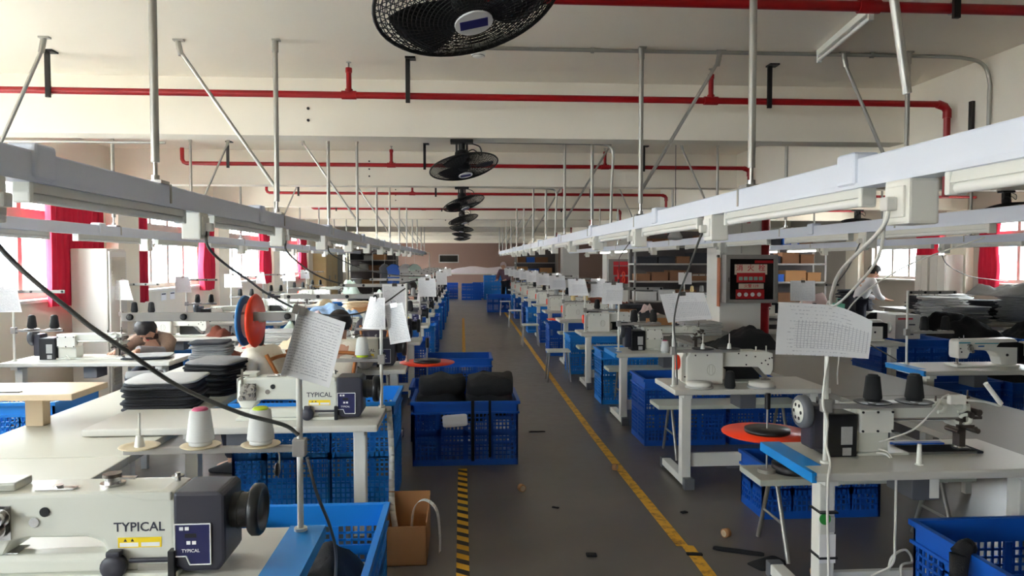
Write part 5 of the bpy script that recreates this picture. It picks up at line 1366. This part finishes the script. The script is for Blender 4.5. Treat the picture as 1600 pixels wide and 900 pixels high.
c2 = obj('number_sign', MB().box(0.19, 0.55, -0.003, 0.003, 0.2, 0.275), cream_m, t)
link('number_lettering', text_mesh('火警 119', 0.055, redtext_m), c2, (0.37, -0.004, 0.237), (R(90), 0, 0))
r2 = obj('red_sign', MB().box(0.15, 0.56, -0.003, 0.003, 0.06, 0.19), redcab_m, t)
for i in range(4): obj('pictogram', MB().cyl((0.2 + 0.095 * i, -0.005, 0.12), (0.2 + 0.095 * i, -0.003, 0.12), 0.03, n=14), whitep_m, r2)
obj('inner_red_hose', MB().box(0.42, 0.685, 0.0005, 0.004, 0.56, 0.6), redcab_m, t)
t = thing('wood_strip', 'ochre wooden strip fixed upright on the white column side', 'wood strip', (3.655, 10.12, 1.0))
obj('strip', MB().box(0, 0.015, -0.05, 0.05, 0, 0.7), ochre_m, t, 0.003)
obj('strip_bolt', MB().cyl((-0.02, 0, 0.72), (0.015, 0, 0.72), 0.02, n=10), brass_m, t)
t = thing('fire_cabinet', 'distant fire cabinet with red signs against the farther column', 'fire cabinet', (3.69, 18.03, 1.0))
obj('case', MB().box(0, 0.7, 0.012, 0.17, 0, 0.7), rack_m, t)
obj('red_sign', MB().box(0.12, 0.58, 0.0, 0.012, 0.3, 0.52), redcab_m, t)
obj('red_sign', MB().box(0.15, 0.55, 0.0, 0.012, 0.08, 0.26), redcab_m, t)
obj('title_sign', MB().box(0.12, 0.58, 0.002, 0.014, 0.54, 0.64), redtext_m, t)
conduit('grey conduit running down the front of the fire cabinet column', [(3.72, 10.09, 2.55), (3.72, 10.09, 1.76)], 0.012)
conduit('thin conduit with a junction on the fire cabinet column', [(3.98, 10.09, 2.55), (3.98, 10.09, 1.76)], 0.008, ((3.98, 10.09, 2.05),))

# ------------------------------------------------------------------ wall-side furniture
t = thing('air_conditioner', 'tall cream floor-standing air conditioner beside the wide red curtain', 'air conditioner', (-4.64, 8.93, 0))
obj('case', MB().box(0, 0.42, 0, 0.47, 0, 1.8), cabw_m, t, 0.015)
obj('front_panel', MB().box(0.42, 0.445, 0.02, 0.45, 0.03, 1.77), cabw_m, t, 0.008)
g = obj('upper_grille', MB().box(0.445, 0.449, 0.06, 0.41, 1.35, 1.7), acgrille_m, t)
for i in range(9): obj('louvre', MB().box(0.449, 0.456, 0.06, 0.41, 1.37 + 0.036 * i, 1.385 + 0.036 * i), acgrille_m, g)
g = obj('lower_grille', MB().box(0.445, 0.449, 0.06, 0.41, 0.15, 0.8), acgrille_m, t)
for i in range(14): obj('louvre', MB().box(0.449, 0.456, 0.06, 0.41, 0.17 + 0.045 * i, 0.185 + 0.045 * i), acgrille_m, g)
def cupboard(label, x, y, w, d, h, m, face=1, name='cupboard'):
    t = thing(name, label, 'cupboard', (x, y, 0))
    obj('body', MB().box(0, d, 0, w, 0, h), m, t, 0.006)
    xf = (d, d + 0.018) if face > 0 else (-0.018, 0)
    for i in range(2):
        a, b = (0.01, w / 2 - 0.004) if i == 0 else (w / 2 + 0.004, w - 0.01)
        dr = obj('door', MB().box(xf[0], xf[1], a, b, 0.06, h - 0.02), m, t, 0.004)
        obj('handle', MB().box(xf[1] if face > 0 else xf[0] - 0.02, xf[1] + 0.02 if face > 0 else xf[0], (b - 0.05) if i == 0 else (a + 0.03), (b - 0.03) if i == 0 else (a + 0.05), h * 0.5, h * 0.5 + 0.14), steel_m, dr)
    return t
cupboard('pale wooden cupboard against the window wall, the nearer of two', -4.76, 23.0, 1.0, 0.5, 2.1, wood_m)
cupboard('pale wooden cupboard against the window wall, the farther of two', -4.76, 24.08, 1.0, 0.5, 2.1, wood_m)
cupboard('grey steel cupboard past the two pale wooden cupboards', -4.76, 25.2, 1.0, 0.5, 2.0, rack_m)
cupboard('white electrical cabinet between the two red curtains beyond the columns', 9.94, 14.25, 0.5, 0.38, 1.78, cabw_m, -1)
cupboard('white cabinet with blue notice beside the dark red curtain', 9.94, 14.8, 0.45, 0.38, 1.78, cabw_m, -1)
for i, y in enumerate((11.9, 12.25, 16.0, 19.8)):
    t = thing('wall_notice', 'small wall notice under the window sills, %s one along' % ordw(i), 'notice', (XL + 0.002, y, 1.02))
    obj('notice_sheet', MB().box(0, 0.003, 0, 0.2, 0, 0.12), whitep_m, t)
    obj('notice_title', MB().box(0.003, 0.004, 0.02, 0.18, 0.09, 0.11), blackp_m, t)
def rack(label, x0, x1, y, d, zs, h):
    t = thing('storage_rack', label, 'rack', (x0, y, 0))
    w = x1 - x0
    for x in (0, w - 0.04):
        for yy in (0, d - 0.04): obj('upright', MB().box(x, x + 0.04, yy, yy + 0.04, 0, h), rack_m, t)
    for z in zs: obj('shelf', MB().box(0, w, 0, d, z - 0.04, z - 0.001), rack_m, t)
    obj('glow_blocker', MB().box(0.04, w - 0.04, d - 0.02, d - 0.005, 0.1, h), M('glow_blocker_dark', (92, 86, 86), 0.7), t)  # added dark sheet that blocks window glow from behind the rack
    return t
rc = random.Random(5)
CART = {}
def cartons(n0, x0, x1, y, d, zs, tag_, hmax):
    i = n0
    for z in zs:
        x = x0 + 0.08
        while x < x1 - 0.35:
            w, h = rc.choice((0.3, 0.38, 0.46)), rc.choice((0.16, 0.2, 0.24))
            if h > hmax: h = hmax
            m = rc.choice((cardd_m, cardd_m, card_m, felt_m, crate_m, ltgrey_m))
            if x + w > x1 - 0.06: break
            k = (w, h, m.name)
            t = thing('storage_box', 'storage box on the %s, %s counted along' % (tag_, ordw(i) if i < 29 else 'far'), 'box', (x, y + 0.05, z), group='boxes on the storage racks')
            if k not in CART:
                CART[k] = (MB().box(0, w, 0, d - 0.12, 0, h - 0.012).mesh('box_body', m, 0.004), MB().box(-0.004, w + 0.004, -0.004, d - 0.116, h - 0.03, h).mesh('box_lid', m, 0.003))
            link('box_body', CART[k][0], t); link('box_lid', CART[k][1], t)
            x += w + 0.04; i += 1
rack('grey storage rack with brown boxes between the two columns', 3.9, 6.0, 16.2, 0.6, (0.3, 0.75, 1.2, 1.6, 2.0), 2.35)
cartons(0, 3.9, 6.0, 16.2, 0.6, (0.75, 1.2, 1.6, 2.0), 'rack between the two columns', 0.26)
rack('dark storage rack beyond the fire cabinet with maroon boxes', 6.1, 8.0, 15.4, 0.6, (0.3, 0.75, 1.2, 1.6, 2.0), 2.3)
cartons(0, 6.1, 8.0, 15.4, 0.6, (0.75, 1.2, 1.6, 2.0), 'rack beyond the fire cabinet', 0.26)
rack('long brown storage rack far behind the farther column', 2.0, 3.6, 27.0, 0.6, (0.3, 0.75, 1.2, 1.6), 2.1)
cartons(0, 2.0, 3.6, 27.0, 0.6, (0.75, 1.2, 1.6), 'far brown rack', 0.3)
rack('storage rack with hanging goods near the steel cupboard', -4.2, -2.4, 27.0, 0.6, (0.3, 0.8, 1.3, 1.7), 2.1)
cartons(0, -4.2, -2.4, 27.0, 0.6, (0.8, 1.3, 1.7), 'rack near the steel cupboard', 0.3)
# tables and cloth beyond the columns
table_p.put('white table under the pale pink cloth beyond the fire cabinet', (5.75, 12.7, 0))
heap('cloth_heap', 'pale pink cloth draped in a heap beyond the fire cabinet', 'cloth', (6.3, 12.95, TZ), 0.95, 0.5, 0.42, 70, pink_m, lumps=3)
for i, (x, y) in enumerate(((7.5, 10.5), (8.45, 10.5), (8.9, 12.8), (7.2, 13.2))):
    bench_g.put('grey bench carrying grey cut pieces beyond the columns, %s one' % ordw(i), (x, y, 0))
for i, (x, y, n_, m, c_) in enumerate(((7.95, 10.9, 15, greycloth_m, 'grey'), (7.95, 11.5, 22, ltgrey_m, 'light grey'), (8.9, 11.0, 24, greycloth_m, 'mid grey'), (8.9, 11.7, 18, felt_m, 'charcoal'), (9.4, 13.2, 20, ltgrey_m, 'pale grey'), (9.3, 14.0, 16, felt_m, 'dark'), (7.7, 13.7, 24, felt_m, 'blackish'), (8.3, 12.2, 14, greycloth_m, 'dull grey'))):
    stack('%s stack of cut pieces on the benches beyond the columns' % c_, (x, y, BZ), 0.5, 0.48, n_, 0.017, m, 0.3 * i, 0.05, 80 + i)
heap('cloth_heap', 'ragged grey offcut heap below the bright red curtain', 'cloth', (8.95, 11.3, BZ + 0.41), 0.9, 0.8, 0.22, 75, greycloth_m, lumps=8)
t = thing('carton', 'white machine carton with red print on the blue crate stack', 'carton', (5.5, 8.7, 0.692))
obj('carton_body', MB().box(-0.2, 0.12, -0.2, 0.2, 0, 0.3), cabw_m, t, 0.004)
obj('red_print', MB().box(-0.17, 0.02, -0.203, -0.2, 0.24, 0.26), redtext_m, t)
obj('black_print', MB().box(-0.06, 0.03, -0.203, -0.2, 0.05, 0.1).box(-0.03, 0.05, -0.203, -0.2, 0.17, 0.185), blackp_m, t)
t = thing('pendant_lamp', 'small glass pendant lamp hanging near the storage rack', 'lamp', (2.45, 8.2, ZC))
obj('cord', MB().cyl((0, 0, -1.14), (0, 0, 0), 0.004, n=6), wirek_m, t)
obj('lamp_shade', MB().lathe([(0.012, -1.13), (0.03, -1.16), (0.045, -1.2), (0.085, -1.27), (0.08, -1.3), (0.02, -1.31)], n=20), ltgrey_m, t)
# cutting table and hanging goods at the far end
t = thing('cutting_table', 'long far cutting table draped with pale cloth at the aisle end', 'table', (-1.2, 36.5, 0))
obj('tabletop', MB().box(0, 5.6, 0, 1.8, 0.98, 1.03), top_m, t)
for x in (0.1, 2.8, 5.5):
    for y in (0.1, 1.7): obj('leg', MB().box(x - 0.04, x + 0.04, y - 0.04, y + 0.04, 0, 0.98), leg_m, t)
heap('cloth_layers', 'pale lilac cloth layers spread over the far cutting table', 'cloth', (1.6, 37.4, 1.03), 5.4, 1.7, 0.4, 90, M('lilac_cloth', (206, 196, 204), 0.9), lumps=9)
t = thing('far_board', 'dark framed board on the far wall above the cutting table', 'board', (-1.4, Y1 - 0.05, 1.55))
obj('board_frame', MB().box(0, 1.2, 0, 0.05, 0, 0.5), ltgrey_m, t)
obj('board_face', MB().box(0.06, 1.14, -0.006, 0, 0.06, 0.44), darkglass_m, t)
for i, (x, y, m, c_) in enumerate(((-2.3, 24.6, crate_m, 'dark blue'), (-1.9, 24.6, ltgrey_m, 'pale grey'), (-1.6, 24.6, mintcloth_m, 'pale mint'), (-2.6, 24.6, greycloth_m, 'grey'))):
    t = thing('hanging_garment', '%s garment hanging near the far racks' % c_, 'garment', (x, y, 0), 0.3 * i, 'garments hanging near the far racks')
    obj('cloth', MB().prism([(-0.22, 0.75), (0.22, 0.75), (0.2, 1.3), (0.25, 1.42), (0.08, 1.55), (-0.08, 1.55), (-0.25, 1.42), (-0.2, 1.3)], -0.04, 0.04), m, t, 0.02)
    obj('hanger', MB().tube([(-0.2, 0, 1.45), (0, 0, 1.57), (0.2, 0, 1.45)], 0.006, 5).cyl((0, 0, 1.57), (0, 0, 1.92), 0.004, n=5), steel_m, t)
obj_bar = thing('garment_rail', 'steel garment rail near the far racks', 'rail', (-3.0, 24.6, 0))
obj('rail', MB().cyl((0, 0, 1.93), (1.9, 0, 1.93), 0.012, n=8), steel_m, obj_bar)
for x in (0, 1.9): obj('upright', MB().cyl((x, 0, 0), (x, 0, 1.93), 0.014, n=8), steel_m, obj_bar)

# ------------------------------------------------------------------ people
def skin_obj(name, verts, edges, radii, root, mat, parent=None, sub=2):
    me = bpy.data.meshes.new(name)
    me.from_pydata([tuple(v) for v in verts], edges, [])
    o = bpy.data.objects.new(name, me); C.objects.link(o)
    if parent: o.parent = parent
    o.modifiers.new('skin', 'SKIN').use_smooth_shade = True
    sd = me.skin_vertices[0].data
    for i, r in enumerate(radii):
        sd[i].radius = (r, r) if not isinstance(r, tuple) else r
        sd[i].use_root = (i == root)
    sb_ = o.modifiers.new('subdivision', 'SUBSURF'); sb_.levels = sub - 1; sb_.render_levels = sub - 1
    me.materials.append(mat)
    return o
def person(label, loc, rz, lean=0.3, headp=0.2, hands=((-0.12, 0.5, 0.76), (0.12, 0.5, 0.76)), top=None, stand=False, straps=False, sleeves=False, hair='short', cap=None):
    """seated (or standing) figure facing its local +y; one continuous body, clothing and hair on it"""
    t = thing('person', label, 'person', loc, rz)
    V = Vector
    pz = 0.92 if stand else 0.54
    P = V((0, 0, pz)); d = V((0, math.sin(lean), math.cos(lean)))
    d2 = V((0, math.sin(lean * 1.25), math.cos(lean * 1.25)))
    waist, chest, neck = P + d * 0.16, P + d * 0.32, P + d * 0.34 + d2 * 0.14
    hd = V((0, math.sin(lean * 0.6 + headp), math.cos(lean * 0.6 + headp)))
    skull, crown = neck + hd * 0.13, neck + hd * 0.2
    fwd = V((0, hd.z, -hd.y))
    chin = neck + hd * 0.085 + fwd * 0.045
    vs = [P, waist, chest, neck, chin, skull, crown]; ed = [(0, 1), (1, 2), (2, 3), (3, 5), (5, 6), (5, 4)]
    ra = [0.11, 0.1, 0.115, 0.048, 0.05, 0.088, 0.074]
    cl_v = [P + V((0, 0, -0.04)), waist, chest, neck - d2 * 0.02]; cl_e = [(0, 1), (1, 2), (2, 3)]; cl_r = [(0.155, 0.125), (0.15, 0.12), (0.165, 0.125), 0.072]
    sl = []
    for s_, hp in ((-1, hands[0]), (1, hands[1])):
        sh = P + d * 0.36 + d2 * 0.06 + V((0.17 * s_, 0, 0)); wr = V(hp) + V((0, -0.07, 0.015))
        mid = (sh + wr) / 2; el = mid + V((0.09 * s_, -0.06, -0.1))
        b = len(vs)
        pm = V(hp)
        vs += [sh, el, wr, pm]; ed += [(2, b), (b, b + 1), (b + 1, b + 2), (b + 2, b + 3)]; ra += [0.06, 0.042, 0.03, (0.034, 0.018)]
        for k in range(4):
            off = (k - 1.5) * 0.019
            f1 = pm + V((off, 0.045, 0.004)); f2 = pm + V((off * 1.1, 0.075 - 0.006 * abs(k - 1), -0.008)); c = len(vs)
            vs += [f1, f2]; ed += [(b + 3, c), (c, c + 1)]; ra += [0.0095, 0.008]
        c = len(vs); vs += [pm + V((-0.04 * s_, 0.0, -0.002)), pm + V((-0.052 * s_, 0.028, -0.008))]; ed += [(b + 2, c), (c, c + 1)]; ra += [0.011, 0.009]
        c = len(cl_v); cl_v += [sh, el, el.lerp(wr, 0.9)]; cl_e += [(2, c), (c, c + 1), (c + 1, c + 2)]; cl_r += [0.082, 0.062, 0.044]
        sl.append((el.lerp(wr, 0.15), wr))
    lg_v = [P + V((0, 0, -0.03))]; lg_e = []; lg_r = [0.13]
    for s_ in (-1, 1):
        hip = P + V((0.09 * s_, 0.02, -0.03))
        kn = V((0.11 * s_, 0.03, 0.48)) if stand else V((0.13 * s_, 0.42, 0.5))
        an = V((0.11 * s_, 0.0, 0.08)) if stand else V((0.13 * s_, 0.36, 0.08))
        toe = an + V((0, 0.14, -0.045))
        b = len(vs); vs += [hip, kn, an, toe]; ed += [(0, b), (b, b + 1), (b + 1, b + 2), (b + 2, b + 3)]; ra += [0.085, 0.055, 0.038, 0.034]
        c = len(lg_v); lg_v += [hip, kn, an + V((0, 0, 0.03))]; lg_e += [(0, c), (c, c + 1), (c + 1, c + 2)]; lg_r += [0.105, 0.072, 0.058]
    skin_obj('body', vs, ed, ra, 0, skin_m, t)
    skin_obj('jacket', cl_v, cl_e, cl_r, 0, top or shirt_m, t)
    skin_obj('trousers', lg_v, lg_e, lg_r, 0, trouser_m, t)
    sho = MB()
    for s_ in (-1, 1):
        y0 = 0.0 if stand else 0.36
        sho = MB().prism([(y0 - 0.07, 0), (y0 + 0.19, 0), (y0 + 0.2, 0.03), (y0 + 0.1, 0.07), (y0 + 0.03, 0.1), (y0 - 0.07, 0.1)], 0.12 * s_ - 0.045, 0.12 * s_ + 0.045, 'YZ')
        obj('shoe', sho, blackpl_m, t, 0.015)
    # face
    rot = fwd.to_track_quat('Y', 'Z').to_matrix().to_4x4()
    F = lambda x, y, z: skull + V((x, 0, 0)) + fwd * y + hd * z
    for s_ in (-1, 1):
        e = MB().lathe([(0.001, -0.006), (0.006, -0.004), (0.008, 0), (0.006, 0.004), (0.001, 0.006)], tuple(F(0.032 * s_, 0.083, -0.01)), 'Z', 10)
        obj('eye', e, blackpl_m, t)
        obj('ear', MB().lathe([(0.004, -0.03), (0.014, -0.018), (0.016, 0.0), (0.014, 0.02), (0.004, 0.03)], tuple(F(0.088 * s_, -0.005, -0.02)), 'Z', 10), skin_m, t)
    obj('nose', MB().cyl(F(0, 0.086, 0.0), F(0, 0.105, -0.035), 0.008, 0.015, n=10), skin_m, t)
    obj('mouth', MB().cyl(F(-0.022, 0.086, -0.062), F(0.022, 0.086, -0.062), 0.006, n=8), redtext_m, t)
    # hair: a cap over the crown and the back of the head
    hv = []; hf = []; NU, NV = 22, 9
    for j in range(NV + 1):
        for i in range(NU):
            a = 2 * PI * i / NU
            back = (1 - math.sin(a)) / 2            # 1 behind, 0 at the face
            el_ = -0.25 - 0.75 * back + (PI / 2 + 0.25 + 0.75 * back) * j / NV if back > 0.28 else 0.45 + (PI / 2 - 0.45) * j / NV
            rr = 0.106 + 0.008 * math.sin(7 * a + 3 * j) * (1 - j / NV)
            hv.append(F(rr * math.cos(el_) * math.cos(a) * 0.97, rr * 1.06 * math.cos(el_) * math.sin(a) - 0.006, rr * math.sin(el_) * 1.08 + 0.022))
    for j in range(NV):
        for i in range(NU): hf.append((j * NU + i, j * NU + (i + 1) % NU, (j + 1) * NU + (i + 1) % NU, (j + 1) * NU + i))
    hf.append(tuple(range(NV * NU, (NV + 1) * NU)))
    hr = obj('hair', MB().add(hv, hf, True), cap or hair_m, t)
    if hair == 'tail':
        p0 = F(0, -0.1, 0.0)
        obj('ponytail', MB().tube(bez([p0, p0 - fwd * 0.05 + V((0, 0, -0.02)), p0 - fwd * 0.05 + V((0, 0, -0.12)), p0 - fwd * 0.02 + V((0, 0, -0.22))], 5), 0.028, 10), hair_m, hr)
    if hair == 'bun':
        obj('bun', MB().lathe([(0.01, -0.045), (0.04, -0.03), (0.05, 0), (0.04, 0.03), (0.01, 0.045)], tuple(F(0, -0.1, 0.07)), 'Z', 14), hair_m, hr)
    if straps:
        n_ = (d.cross(V((1, 0, 0)))) ; bk = V((0, -math.cos(lean), math.sin(lean)))
        def bp(x, s_): return P + d * s_ + V((x, 0, 0)) + bk * (0.135 - 0.25 * x * x)
        for pts in ([bp(-0.16, 0.33), bp(-0.06, 0.34), bp(0.06, 0.34), bp(0.16, 0.33)], [bp(0.16, 0.38), bp(0.15, 0.3), bp(0.13, 0.15), bp(0.12, 0.0)], [bp(-0.16, 0.38), bp(-0.15, 0.3), bp(-0.13, 0.15), bp(-0.12, 0.0)]):
            mb = MB(); Q = bez(pts, 5)
            mb.tube(Q, 0.016, 6)
            obj('apron_strap', mb, strap_m, t)
    if sleeves:
        obj('collar', MB().lathe([(0.062, -0.03), (0.085, -0.02), (0.08, 0.025), (0.066, 0.03)], tuple(neck - d2 * 0.02), 'Z', 18), M('collar', (96, 74, 66), 0.9), t)
        for a, b in sl: obj('oversleeve', MB().cyl(a, b, 0.062, 0.046, n=14), sleeve_m, t)
    return t
person('person in a beige jacket bent low over a sewing machine near the windows', (-3.22, 8.05, 0), PI, 0.72, 0.62, ((-0.03, 0.78, 0.755), (0.16, 0.8, 0.755)), jacket_m, sleeves=True, hair='bun')
stool_p.put('metal stool under the bent worker in the beige jacket', (-3.22, 8.05, 0))
person('person in cream clothes with tan straps sewing behind the second machine', (-1.02, 5.98, 0), R(4), 0.3, 0.35, ((-0.12, 0.46, 0.77), (0.12, 0.46, 0.77)), shirt_m, straps=True, hair='short')
stool_p.put('metal stool under the worker behind the second machine', (-1.02, 5.98, 0))
person('person in dark top with tan straps sewing farther along the window-side row', (-0.96, 8.1, 0), R(-4), 0.22, 0.3, ((-0.12, 0.46, 0.77), (0.12, 0.46, 0.77)), M('dark_top', (58, 52, 60), 0.9), straps=True, hair='short')
stool_p.put('metal stool under the worker in the dark top', (-0.96, 8.1, 0))
person('person in cream clothes leaning sideways behind the hanging work sheet', (-1.4, 5.74, 0), R(75), 0.45, 0.4, ((-0.1, 0.32, 0.74), (0.1, 0.34, 0.74)), shirt_m, straps=True, hair='tail')
stool_p.put('metal stool under the worker leaning sideways', (-1.4, 5.74, 0))
person('person in white with dark hair bending over beyond the columns', (7.1, 12.55, 0), R(-95), 0.45, 0.3, ((-0.14, 0.5, 0.95), (0.14, 0.5, 0.95)), whitecloth_m, stand=True, hair='short')
person('person with a pale pink cap working far down the aisle', (1.5, 24.6, 0), R(150), 0.3, 0.3, ((-0.14, 0.45, 1.0), (0.14, 0.45, 1.0)), M('mauve_top', (120, 90, 104), 0.9), stand=True, hair='short', cap=pink_m)
person('person in dark clothes seated at the far window-side machines', (-1.0, 14.35, 0), R(0), 0.25, 0.3, ((-0.12, 0.46, 0.77), (0.12, 0.46, 0.77)), felt_m, hair='tail')
stool_p.put('metal stool under the worker at the far window-side machines', (-1.0, 14.35, 0))
